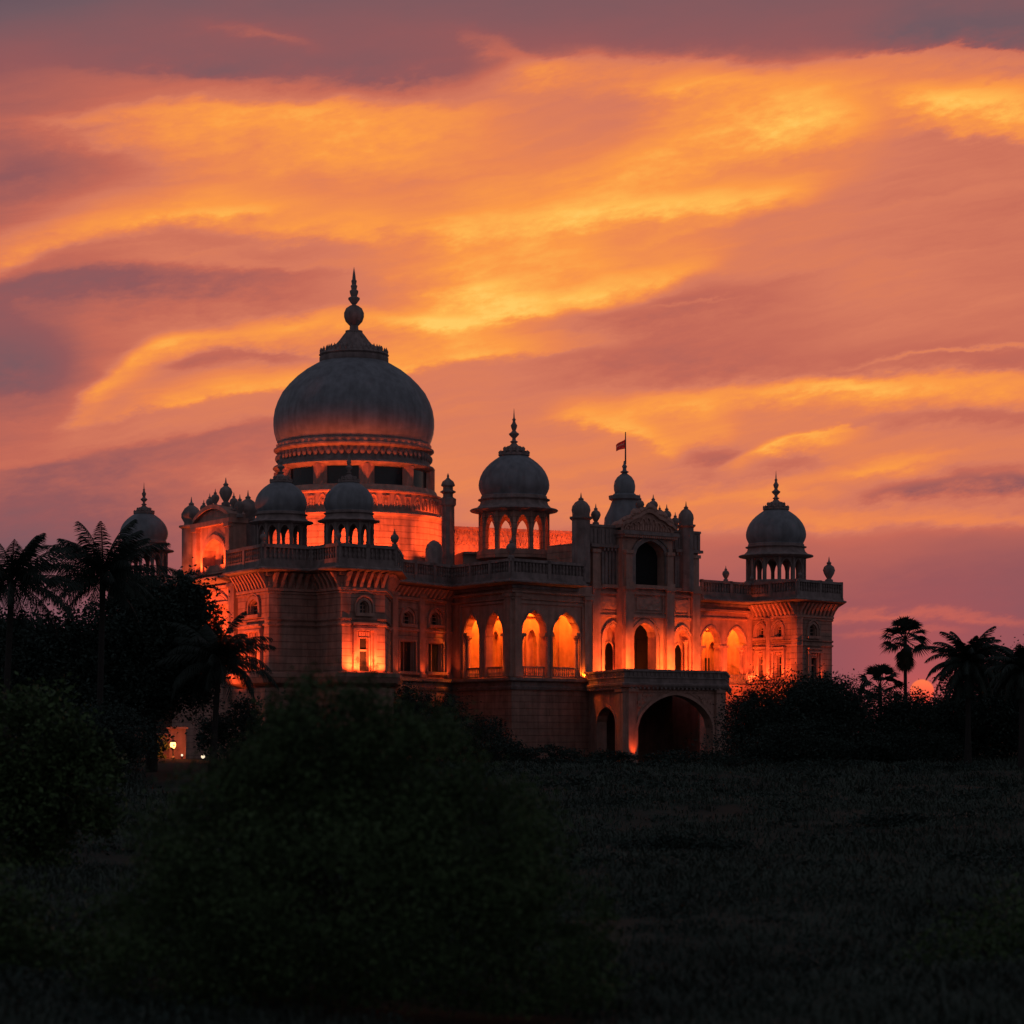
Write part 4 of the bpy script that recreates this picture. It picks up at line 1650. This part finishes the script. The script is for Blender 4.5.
# arcade bay galleries, lamps under the ceiling
GCOL = (1.0, .21, .014)
gl = offset_line(WING[1:], -2.6)
for sg in segs(gl):
    for k in (.25, .72):
        x, y, _ = sg.P(sg.L * k, 0, 0)
        point((x, y, FLOOR + 7.6), 1550, col=GCOL)
uplight(WG[2], 581.5, 500, w=.35, z=FLOOR + .1, col=GCOL)
uplight(WG[1], 505, 120, w=.35, z=FLOOR + .1, col=GCOL, angle=50)
# gatehouse, from the terrace behind its parapet and from the pilaster feet
for px, pw in ((603, 2600), (622, 3000), (645, 3400), (668, 3000), (690, 2600)):
    u_ = G.u(px)
    spot(G.P(u_, 4.6, 11.3), G.P(u_, 0, FLOOR + 2.2), pw * 1.1, 72, blend=.4, col=(1.0, .15, .02))
for px, w, pw in ((601, .8, 900), (621.5, .9, 700), (632, 1.75, 500), (663, 1.75, 700), (673, .9, 700), (689, .8, 700)):
    uplight(G, px, pw, w=w, z=FLOOR + .1)
for px in (615, 684):
    point(G.P(G.u(px), -.45, FLOOR + .35), 120)
# right wing and pavilion
gl = offset_line(RIGHT[:2], -2.8)
sg = Seg(*gl)
for k in (.3, .75):
    x, y, _ = sg.P(sg.L * k, 0, 0)
    point((x, y, FLOOR + 7.4), 1300, col=GCOL)
spot((23.4, 248.5, 9.8), (22.6, 260.0, 14.2), 9000, 50, blend=.3, size=.3)
spot((23.4, 248.5, 9.8), (28.9, 260.5, 14.6), 9000, 50, blend=.3, size=.3)
for px, pw in ((722, 500), (747, 1200)):
    uplight(RG[0], px, pw, w=1.0)
for px, pw in ((756, 1500), (771, 1300), (786, 900)):
    uplight(RG[1], px, pw, w=1.1, toward=-.2)
uplight(RG[2], 820, 250, w=1.0)
# round the drum, from the roof
for adeg, pw in ((-125, 1.0), (-105, 1.0), (-85, 1.1), (-67, 1.2), (-53, 1.2), (-26, 1.3), (-148, 1.0)):
    a = R(adeg)
    r0 = 90 * ds + 6.0
    p = (DC[0] + r0 * math.cos(a), DC[1] + r0 * math.sin(a), EAVE + .8 if adeg < -50 else zat(553, 249) + .2)
    aim = (DC[0] + 90 * ds * math.cos(a), DC[1] + 90 * ds * math.sin(a), EAVE + .8 + 5.0)
    spot(p, aim, 5400 * pw, 62, blend=.35)
for k in range(31):      # small lights on the ledge under the dome
    a = R(-180 + 6 * k)
    r0 = 79.3 * ds
    x, y = DC[0] + r0 * math.cos(a), DC[1] + r0 * math.sin(a)
    spot((x, y, dz_(450.5)), (DC[0] + 78 * ds * math.cos(a), DC[1] + 78 * ds * math.sin(a), dz_(430)), 15, 160)
# upper roof and centre chhatri
for px in (470, 500, 545, 575):
    d_ = 258.5 + (px - 446) * .055
    x, y = at(px, d_)
    spot((x, y, zat(553, 249) + .25), (x + (.5 if px < 520 else -.5), y + 3.4, zat(541, 262)), 1500, 118)
x, y = at(514, 247)
point((x, y, zat(551, 247) + .4), 420)
# porch pier
ps = segs(PORCH)
uplight(ps[1], 631, 260, w=.9, z=BASE + 1.6, h=2.2, angle=70)


# ------------------------------------------------------------------ vegetation
def leaf_mesh(name, pts, size, rng, mat, parent, squash=.55, up=.3, jitter=.45):
    """many small leaves, each a folded diamond, in one crown"""
    n = len(pts)
    d = rng.normal(size=(n, 3)); d[:, 2] = d[:, 2] * .7 - up * 0
    d /= np.linalg.norm(d, axis=1, keepdims=True)
    s = rng.normal(size=(n, 3)); s -= (s * d).sum(1, keepdims=True) * d
    s /= np.linalg.norm(s, axis=1, keepdims=True)
    L = size * (1 + jitter * rng.uniform(-1, 1, size=(n, 1)))
    v = np.empty((n, 4, 3))
    v[:, 0] = pts - d * L * .5
    v[:, 1] = pts + s * L * squash * .5
    v[:, 2] = pts + d * L * .5
    v[:, 3] = pts - s * L * squash * .5
    me = bpy.data.meshes.new(name)
    me.vertices.add(4 * n); me.loops.add(4 * n); me.polygons.add(n)
    me.vertices.foreach_set('co', v.reshape(-1).astype(np.float32))
    me.loops.foreach_set('vertex_index', np.arange(4 * n, dtype=np.int32))
    me.polygons.foreach_set('loop_start', np.arange(0, 4 * n, 4, dtype=np.int32))
    me.materials.append(mat)
    me.update(calc_edges=True)
    me.validate()
    o = bpy.data.objects.new(name, me)
    COL.objects.link(o)
    if parent:
        o.parent = parent
        o.matrix_parent_inverse = parent.matrix_basis.inverted()
    return o


def crown_points(rng, blobs, n, clump=.30, hollow=.45):
    """leaf positions: clumps spread through a few overlapping rounded masses"""
    vol = np.array([(b[3] * b[4] * b[5]) ** (2 / 3) for b in blobs])
    vol /= vol.sum()
    out, cl = [], []
    for b, f_ in zip(blobs, vol):
        c, r = np.array(b[:3]), np.array(b[3:6])
        m = max(40, int(n * f_))
        k = max(14, int(m / 110))
        dr = rng.normal(size=(k, 3)); dr /= np.linalg.norm(dr, axis=1, keepdims=True)
        rad = (hollow + (1 - hollow) * rng.uniform(0, 1, size=(k, 1)) ** .6)
        cc = dr * rad * rng.uniform(.86, 1.1, size=(k, 1))
        idx = rng.integers(0, k, size=m)
        sz = rng.uniform(.55, 1.25, size=(k, 1)) * clump
        p = cc[idx] + rng.normal(size=(m, 3)) * sz[idx] * .55
        out.append(c + p * r)
        cl.append(c + cc * r)
    return np.concatenate(out), np.concatenate(cl)


def tree(name, label, cat, blobs, n, size, seed, group=None, mat=LEAF, trunk_r=.3, base=None, clump=.30, limbs=9, zmin=None):
    rng = np.random.default_rng(seed)
    bl = [np.array(b) for b in blobs]
    cx_ = float(np.mean([b[0] for b in bl])); cy_ = float(np.mean([b[1] for b in bl]))
    if base: cx_, cy_ = base
    g = gz(cx_, cy_) - .1
    t = thing(name, label, cat, (cx_, cy_, g), group)
    pts, cl = crown_points(rng, blobs, n, clump)
    keep = pts[:, 2] > (g + .1 if zmin is None else zmin)
    pts = pts[keep]
    zc = float(np.mean([b[2] for b in bl]))
    mb = MB()
    fork = Vector((cx_, cy_, g + max(.4, (zc - g) * .45)))
    mb.tube([(cx_, cy_, g - .2), (cx_ + .1, cy_, g + (fork.z - g) * .5), fork], [trunk_r * 1.25, trunk_r, trunk_r * .8], 8)
    for i in rng.choice(len(cl), size=min(limbs, len(cl)), replace=False):
        e = Vector(cl[i])
        if e.z < g + .3: continue
        mid = fork.lerp(e, .5) + Vector((0, 0, .12 * (e - fork).length))
        mb.tube([fork, mid, e], [trunk_r * .55, trunk_r * .33, trunk_r * .1], 6)
    mb.build('trunk', BARK, t)
    leaf_mesh('crown', pts, size, rng, mat, t)
    return t


def blob(px, py, d, rpx, rpy, rd=None):
    x, y = at(px, d)
    k = d / F
    return (x, y, zat(py, d), rpx * k, (rd if rd else rpx * k * .9), rpy * k)


def frond(vs, fs, base, az, el, length, droop, rng, nleaf=34, lw=.07, ll=.9, seg=12, stiff=.0):
    p = Vector(base)
    e = el
    step = length / seg
    pts = [p.copy()]
    dirs = []
    for i in range(seg):
        d = Vector((math.cos(az) * math.cos(e), math.sin(az) * math.cos(e), math.sin(e)))
        dirs.append(d)
        p = p + d * step
        pts.append(p.copy())
        e -= droop / seg * (.4 + 1.2 * i / seg)
        e = max(e, -1.5)
    dirs.append(dirs[-1])
    side = Vector((-math.sin(az), math.cos(az), 0))
    for i in range(seg):      # the rib
        w = .07 * (1 - .8 * i / seg)
        w2 = .07 * (1 - .8 * (i + 1) / seg)
        o = len(vs)
        up_ = side.cross(dirs[i])
        vs += [pts[i] - side * w, pts[i] + side * w, pts[i + 1] + side * w2, pts[i + 1] - side * w2, pts[i] + up_ * w, pts[i + 1] + up_ * w2]
        fs += [(o, o + 1, o + 2, o + 3), (o + 1, o + 4, o + 5, o + 2), (o + 4, o, o + 3, o + 5)]
    for k in range(nleaf):
        s = .1 + .9 * (k + .5) / nleaf
        j = min(seg - 1, int(s * seg))
        f_ = s * seg - j
        q_ = pts[j].lerp(pts[j + 1], f_)
        d = dirs[j]
        upv = side.cross(d)
        L = ll * (math.sin(math.pi * min(1, s * .9 + .1)) ** .55) * (.85 + .3 * rng.random()) + .12
        for sg_ in (-1, 1):
            ld = side * sg_ * (.78 - .3 * s) + d * (.5 + .35 * s) + upv * (.22 - stiff) + Vector((0, 0, -.42 + stiff))
            ld = ld + Vector((rng.uniform(-.1, .1), rng.uniform(-.1, .1), rng.uniform(-.14, .1)))
            ld.normalize()
            wv = d * lw
            tip = q_ + ld * L + Vector((0, 0, -.14 * L))
            md = q_ + ld * L * .5
            o = len(vs)
            vs += [q_ - wv * .5, q_ + wv * .5, md + wv * .75, tip, md - wv * .75]
            fs += [(o, o + 1, o + 2, o + 4), (o + 4, o + 2, o + 3)]


def palm(name, label, px, d, py_crown, length, seed, n=22, droop=1.9, group=None, lean=0.0, r=.2, nleaf=34, ll=.95, base_px=None, lw=.07, stiff=0.0, low=-.5):
    rng = random.Random(seed)
    c = at(px, d)
    b = at(px if base_px is None else base_px, d)
    g = gz(*b) - .1
    zc = zat(py_crown, d)
    t = thing(name, label, 'palm tree', (b[0], b[1], g), group)
    mb = MB()
    mb.tube([(b[0], b[1], g - .2), (b[0] + (c[0] - b[0]) * .4, b[1], g + (zc - g) * .4), (b[0] + (c[0] - b[0]) * .8, b[1], g + (zc - g) * .8), (c[0], c[1], zc)], [r * 1.7, r * 1.1, r, r * 1.1], 9)
    for k in range(10):
        a = k * 2.4
        mb.tube([(c[0], c[1], zc - .5), (c[0] + .35 * math.cos(a), c[1] + .35 * math.sin(a), zc + .25)], [.16, .06], 5)
    mb.build('trunk', BARK, t)
    vs, fs = [], []
    for k in range(n):
        f_ = k / (n - 1)
        az = k * 2.39996 + rng.uniform(-.2, .2)
        el = 1.35 - (1.35 - low) * f_ ** .9 + rng.uniform(-.12, .12)
        frond(vs, fs, (c[0], c[1], zc), az, el, length * rng.uniform(.82, 1.1) * (.8 + .2 * math.sin(f_ * 3)), droop * rng.uniform(.7, 1.15), rng, nleaf, lw, ll, stiff=stiff)
    m = MB()
    m.add(vs, fs)
    m.build('crown', PALMLEAF, t)
    return t


def fan_palm(name, label, px, d, py_crown, reach, py_base, seed, skirt=True, group=None, n=30, top=1.0):
    rng = random.Random(seed)
    c = at(px, d)
    g = gz(*c) - .1
    zc = zat(py_crown, d)
    t = thing(name, label, 'palm tree', (c[0], c[1], g), group)
    mb = MB()
    mb.tube([(c[0], c[1], g - .2), (c[0] + .05, c[1], (g + zc) / 2), (c[0], c[1], zc)], [.26, .17, .19], 9)
    mb.build('trunk', BARK, t)

    def fan(m, az, el, stem, rad, spread, base_drop=0.0):
        d = Vector((math.cos(az) * math.cos(el), math.sin(az) * math.cos(el), math.sin(el)))
        side = Vector((-math.sin(az), math.cos(az), 0))
        rl = rng.uniform(-.7, .7)
        side = side * math.cos(rl) + side.cross(d) * math.sin(rl)
        b0 = Vector((c[0], c[1], zc - base_drop))
        hub = b0 + d * stem
        m.tube([b0, hub], [.035, .025], 4)
        nb = 12
        for i in range(nb):
            a = (i / (nb - 1) * 2 - 1) * spread
            dd = (d * math.cos(a) + side * math.sin(a))
            Lr = rad * (.72 + .28 * math.cos(a * .8)) * rng.uniform(.88, 1.08)
            nrm_ = side * math.cos(a) - d * math.sin(a)
            p1 = hub + dd * Lr * .55
            p2 = hub + dd * Lr + Vector((0, 0, -.30 * Lr))
            wd = .058 * rad
            m.add([hub, p1 + nrm_ * wd, p2, p1 - nrm_ * wd], ((0, 1, 2, 3),))
    m = MB()
    for k in range(n):
        f_ = k / (n - 1)
        el = 1.45 * top - 1.95 * f_ + rng.uniform(-.1, .1)
        fan(m, k * 2.39996 + rng.uniform(-.2, .2), el, reach * .5, reach * .56, 1.1)
    m.build('crown', PALMLEAF, t)
    if skirt:
        m = MB()
        for k in range(46):
            fan(m, k * 2.39996, -1.0 - .45 * rng.random(), reach * .22, reach * .42, .8, base_drop=.05 + 1.5 * (k / 46))
        m.build('dead_leaf_skirt', DRYLEAF, t)
    return t


# --- palms on the left
palm('coconut_palm', 'tall coconut palm cut by the left edge with arching fronds', 12, 150, 582, 5.4, 3, n=34, droop=1.15, nleaf=46, ll=1.0, lw=.055, group='coconut palms', base_px=2)
palm('coconut_palm', 'tallest coconut palm with upright fronds beside the far left dome', 103, 158, 574, 5.2, 11, n=40, droop=1.05, nleaf=46, ll=1.0, lw=.055,  group='coconut palms', base_px=98)
palm('coconut_palm', 'shorter palm in front of the lit side wing', 219, 170, 660, 5.0, 23, n=32, droop=1.5, nleaf=44, ll=1.0, lw=.055, group='coconut palms', base_px=212)
# --- palms on the right
fan_palm('fan_palm', 'fan palm with round head and hanging dead skirt in front of the sunset', 905, 232, 640, 2.75, 700, 5, n=40)
fan_palm('fan_palm', 'low fan palm showing just over the hedge', 880, 215, 688, 2.7, 735, 8, skirt=False, n=22)
palm('date_palm', 'broad bushy palm with arching fronds right of the setting sun', 968, 190, 662, 4.2, 31, n=60, droop=1.4, nleaf=44, ll=.75, stiff=.1, low=-.9)
palm('date_palm', 'palm cut by the right edge of the view', 1022, 178, 668, 3.6, 37, n=44, droop=1.4, nleaf=40, ll=.7, stiff=.1, low=-.8)

# --- trees and bushes
tree('leafy_tree', 'wide dark tree under the far left dome', 'tree',
     [blob(150, 625, 176, 52, 44), blob(184, 624, 176, 38, 44), blob(118, 660, 174, 46, 46), blob(175, 665, 175, 50, 44), blob(128, 692, 174, 52, 36)], 80000, .30, 41, 'dark trees', trunk_r=.4)
tree('leafy_tree', 'dark tree behind the palms at the left edge', 'tree',
     [blob(40, 670, 172, 66, 50), blob(85, 652, 172, 42, 42), blob(10, 658, 172, 44, 44), blob(50, 715, 171, 70, 44)], 64000, .30, 43, 'dark trees', trunk_r=.4)
tree('bush', 'tall round bush at the left edge, nearer than the palms', 'bush',
     [blob(20, 742, 62, 66, 66), blob(75, 790, 62, 50, 60), blob(5, 830, 62, 70, 70)], 22000, .16, 45, mat=LEAF2, trunk_r=.12)
tree('bush', 'dark shrub between lamp and left palms', 'bush',
     [blob(110, 735, 150, 50, 30), blob(70, 750, 150, 40, 28)], 18000, .22, 47, trunk_r=.12)
tree('bush', 'dark shrub right of the garden lamp, below the short palm', 'bush',
     [blob(211, 738, 190, 18, 20), blob(246, 735, 178, 34, 34), blob(268, 752, 178, 40, 24), blob(290, 735, 178, 30, 34)], 22000, .22, 49, trunk_r=.12)
tree('bush', 'small leafy shrub lit by the garden lamp', 'bush',
     [blob(154, 752, 206, 14, 10), blob(160, 743, 206, 8, 8)], 1300, .26, 51, mat=LEAF2, trunk_r=.06)
tree('bush', 'dark shrub against the stone plinth', 'bush',
     [blob(430, 726, 214, 42, 34), blob(470, 738, 213, 40, 24), blob(400, 722, 214, 26, 34)], 26000, .22, 53, trunk_r=.14)
tree('bush', 'big dome shaped hedge bush in front of the right pavilion', 'bush',
     [blob(795, 722, 196, 62, 46), blob(760, 728, 196, 36, 34), blob(835, 722, 196, 36, 36), blob(820, 704, 196, 44, 28), blob(800, 745, 194, 80, 26)], 70000, .22, 55, 'hedge bushes', trunk_r=.2)
tree('bush', 'lower hedge bush under the low fan palm', 'bush',
     [blob(880, 726, 200, 44, 36), blob(915, 728, 200, 36, 32), blob(895, 748, 198, 60, 22)], 46000, .22, 57, 'hedge bushes', trunk_r=.16)
tree('leafy_tree', 'dark tree mass at the right edge behind the bushy palms', 'tree',
     [blob(1000, 712, 205, 52, 48), blob(955, 724, 205, 32, 36), blob(1030, 690, 205, 40, 50), blob(985, 735, 203, 66, 36), blob(990, 700, 200, 50, 34)], 60000, .26, 59, 'dark trees', trunk_r=.3)
SHRUBS = ((545, 757, 205, 36, 10, 'low ground shrub under the middle of the stone plinth'), (606, 758, 209, 24, 11, 'low ground shrub before the small porch arch'),
          (690, 760, 206, 50, 10, 'long low ground shrub before the wide porch arch'), (648, 776, 170, 70, 12, 'widest low shrub, on the slope below the porch'),
          (330, 750, 190, 40, 18, 'dark shrub under the corner pavilion'), (505, 752, 206, 24, 15, 'ground shrub at the foot of the plinth corner'),
          (575, 766, 190, 46, 9, 'flat shrub on the slope left of the porch'), (735, 768, 188, 44, 12, 'low shrub at the left foot of the hedge'),
          (840, 772, 180, 70, 12, 'spreading shrub along the foot of the hedge'), (930, 774, 176, 60, 13, 'low shrub under the bushy palm'),
          (480, 778, 160, 60, 14, 'low shrub on the slope beside the big foreground bush'), (880, 830, 90, 60, 16, 'isolated low scrub in the open field on the right'),
          (690, 850, 78, 70, 15, 'isolated low scrub in the middle of the field'))
for k, (px, py, d, rx, ry, lab) in enumerate(SHRUBS):
    n_ = int(2400 + rx * ry * 5)
    tree('shrub', lab, 'shrub', [blob(px, py, d, rx, ry), blob(px + rx * .5, py + 3, d, rx * .6, ry * .8), blob(px - rx * .6, py + 4, d, rx * .5, ry * .6)], n_, .10 + .0006 * d, 70 + k, 'low shrubs', trunk_r=.05, limbs=6)
tree('foreground_bush', 'large feathery bush in the middle foreground, out of focus', 'bush',
     [blob(342, 744, 31, 84, 74), blob(296, 782, 31, 84, 84), blob(400, 790, 31, 92, 88), blob(235, 858, 31, 100, 96), blob(462, 858, 31, 108, 96), blob(350, 900, 30, 190, 110), blob(190, 960, 30, 110, 110), blob(530, 965, 30, 95, 90)],
     140000, .062, 61, mat=LEAF2, trunk_r=.07, clump=.24, limbs=30)
tree('foreground_bush', 'dark leafy bush in the lower left corner', 'bush',
     [blob(20, 980, 34, 110, 80), blob(-40, 930, 34, 90, 70)], 14000, .09, 63, mat=LEAF2, trunk_r=.06)
tree('foreground_bush', 'dark leafy bush in the lower right corner', 'bush',
     [blob(1010, 985, 36, 95, 85), blob(960, 1020, 36, 70, 60)], 12000, .09, 65, mat=LEAF2, trunk_r=.06)

# far wood behind everything, one mass
rng = np.random.default_rng(5)
bl = [blob(px, 722, 420, 40, 16 + 6 * math.sin(px * .13), 10) for px in range(-1300, 2300, 44)]
pts, _ = crown_points(rng, bl, 60000, .3)
far = leaf_mesh('far_wood', pts[pts[:, 2] > 2], .9, rng, LEAF, None)
far['kind'] = 'stuff'
far['label'] = 'distant dark wood along the horizon'
far['category'] = 'wood'

# grass over the field: patchy tufts of uneven height
def patch(x, y):
    return math.sin(x * .31 + 1.1 * math.sin(y * .17)) * math.sin(y * .23 + 1.3 * math.sin(x * .13 + 2)) + .5 * math.sin(x * .9 + y * .7) * math.sin(y * .8 - x * .4)


rng = np.random.default_rng(9)
V, Fc = [], []
nt = 30000
dd = 24 * (205 / 24) ** rng.uniform(0, 1, nt) ** .8
px = np.where(rng.uniform(0, 1, nt) < .72, rng.uniform(-40, 1064, nt), rng.uniform(-420, 1440, nt))
for d, p in zip(dd, px):
    x, y = at(p, d)
    if (d > 203 and p < 520) or (d > 120 and 140 < p < 225): continue
    m_ = patch(x, y)
    if m_ < -.75 + .5 * (rng.random() - .5): continue
    z = gz(x, y)
    sc = (.08 + .10 * rng.random() + .14 * max(0, m_)) * (1 + d / 220)
    for b in range(7):
        a = rng.uniform(0, 2 * math.pi)
        r0 = rng.uniform(0, .36) * (1 + d / 130)
        bx, by = x + r0 * math.cos(a * 3.1), y + r0 * math.sin(a * 3.1)
        ln = sc * rng.uniform(.5, 1.4)
        w = .008 + .00022 * d
        lx, ly = math.cos(a) * ln * .8, math.sin(a) * ln * .8
        sx_, sy_ = -math.sin(a) * w, math.cos(a) * w
        o = len(V)
        V += [(bx - sx_, by - sy_, z - .05), (bx + sx_, by + sy_, z - .05), (bx + lx * .4 + sx_ * .7, by + ly * .4 + sy_ * .7, z + ln * .6), (bx + lx * .4 - sx_ * .7, by + ly * .4 - sy_ * .7, z + ln * .6), (bx + lx, by + ly, z + ln * .85)]
        Fc += [(o, o + 1, o + 2, o + 3), (o + 3, o + 2, o + 4)]
# creeping scrub between the tufts
rng = np.random.default_rng(10)
P_ = []
for k in range(1250):
    d = 26 * (200 / 26) ** rng.uniform(0, 1) ** .75
    p = rng.uniform(-300, 1324)
    x, y = at(p, d)
    if (d > 196 and p < 520) or (d > 120 and 140 < p < 225): continue
    if patch(x * 1.3 + 4, y * 1.3) < .05: continue
    r = rng.uniform(.3, 1.0) * (1 + d / 140)
    hgt = rng.uniform(.12, .38) * (1 + d / 200)
    n_ = 90
    a = rng.uniform(0, 2 * math.pi, n_)
    q_ = np.sqrt(rng.uniform(0, 1, n_))
    P_.append(np.stack([x + r * q_ * np.cos(a), y + r * q_ * np.sin(a), gz(x, y) + hgt * (1 - q_ ** 2) * rng.uniform(.3, 1, n_)], 1))
P_ = np.concatenate(P_)
dist = P_[:, 1].copy()
for lo, hi, sz in ((0, 60, .09), (60, 120, .16), (120, 260, .26)):
    k_ = (dist >= lo) & (dist < hi)
    cr = leaf_mesh('ground_cover', P_[k_], sz, rng, LEAF, None)
    cr['kind'] = 'stuff'
    cr['label'] = 'low creeping scrub spread between the grass tufts'
    cr['category'] = 'ground cover'
me = bpy.data.meshes.new('grass')
me.from_pydata(V, [], Fc)
me.materials.append(GRASSMAT)
g = bpy.data.objects.new('grass', me)
COL.objects.link(g)
g['kind'] = 'stuff'
g['label'] = 'dark rough grass over the sloping field'
g['category'] = 'grass'

# ------------------------------------------------------------------ lamp, garden wall and small lights at the left
D_ = 205.0
lx, ly = at(173, D_)
lg = gz(lx, ly)
lamp = thing('garden_lamp', 'short lit garden lamp on a dark post before the orange garden pier', 'lamp', (lx, ly, lg))
zl = zat(745, D_)
mb = MB()
mb.lathe((lx, ly), [(.2, lg - .1), (.2, lg + .12), (.09, lg + .2), (.07, zl - .45), (.12, zl - .4), (.2, zl - .3)], 10)
mb.build('lamp_post', METAL, lamp, 40)
mb = MB()
mb.lathe((lx, ly), [(.14, zl - .3), (.24, zl - .1), (.26, zl + .08), (.2, zl + .24)], 14)
mb.build('lantern_glass', LAMPGLOW, lamp, 60)
mb = MB()
mb.lathe((lx, ly), [(.3, zl + .24), (.16, zl + .4), (.04, zl + .46), (.02, zl + .6)], 12)
mb.build('lamp_cap', METAL, lamp, 40)
point((lx, ly - .05, zl - .05), 1700, col=(1.0, .17, .03), size=.3).name = 'garden_lamp_light'
pr_ = thing('garden_wall', 'low stone garden wall and capped pier lit orange by the lamp', 'wall', (*at(170, 208.5), gz(*at(170, 208.5))))
sg = Seg(at(138, 208), at(186, 208.5))
mb = MB()
wall(mb, sg, BASE, zat(735, 208), .5, [])
sg.box(mb, 0, sg.L, -.55, .08, zat(735, 208), zat(733.5, 208))
mb.build('wall_body', STONE, pr_)
mb = MB()
sg.box(mb, sg.L - 1.5, sg.L, -1.0, .25, BASE, zat(729, 208))
sg.box(mb, sg.L - 1.7, sg.L + .2, -1.15, .42, zat(729, 208), zat(727, 208))
mb.build('pier', SMOOTHSTONE, pr_)
for px, py, r_, lab in ((203, 765, .17, 'brighter small white ground light right of the garden lamp'), (182, 765.5, .1, 'fainter small white ground light close beside the lamp post')):
    x, y = at(px, 204)
    z = max(zat(py, 204), gz(x, y) + .32)
    t = thing('ground_light', lab, 'light', (x, y, gz(x, y)), 'ground lights')
    mb = MB()
    mb.lathe((x, y), [(.1, gz(x, y) - .1), (.07, z - r_)], 8)
    mb.build('stake', METAL, t)
    mb = MB()
    mb.lathe((x, y), [(r_ * .4, z - r_), (r_, z - r_ * .3), (r_, z + r_ * .3), (r_ * .4, z + r_)], 10)
    mb.build('bulb', WHITEGLOW, t, 60)
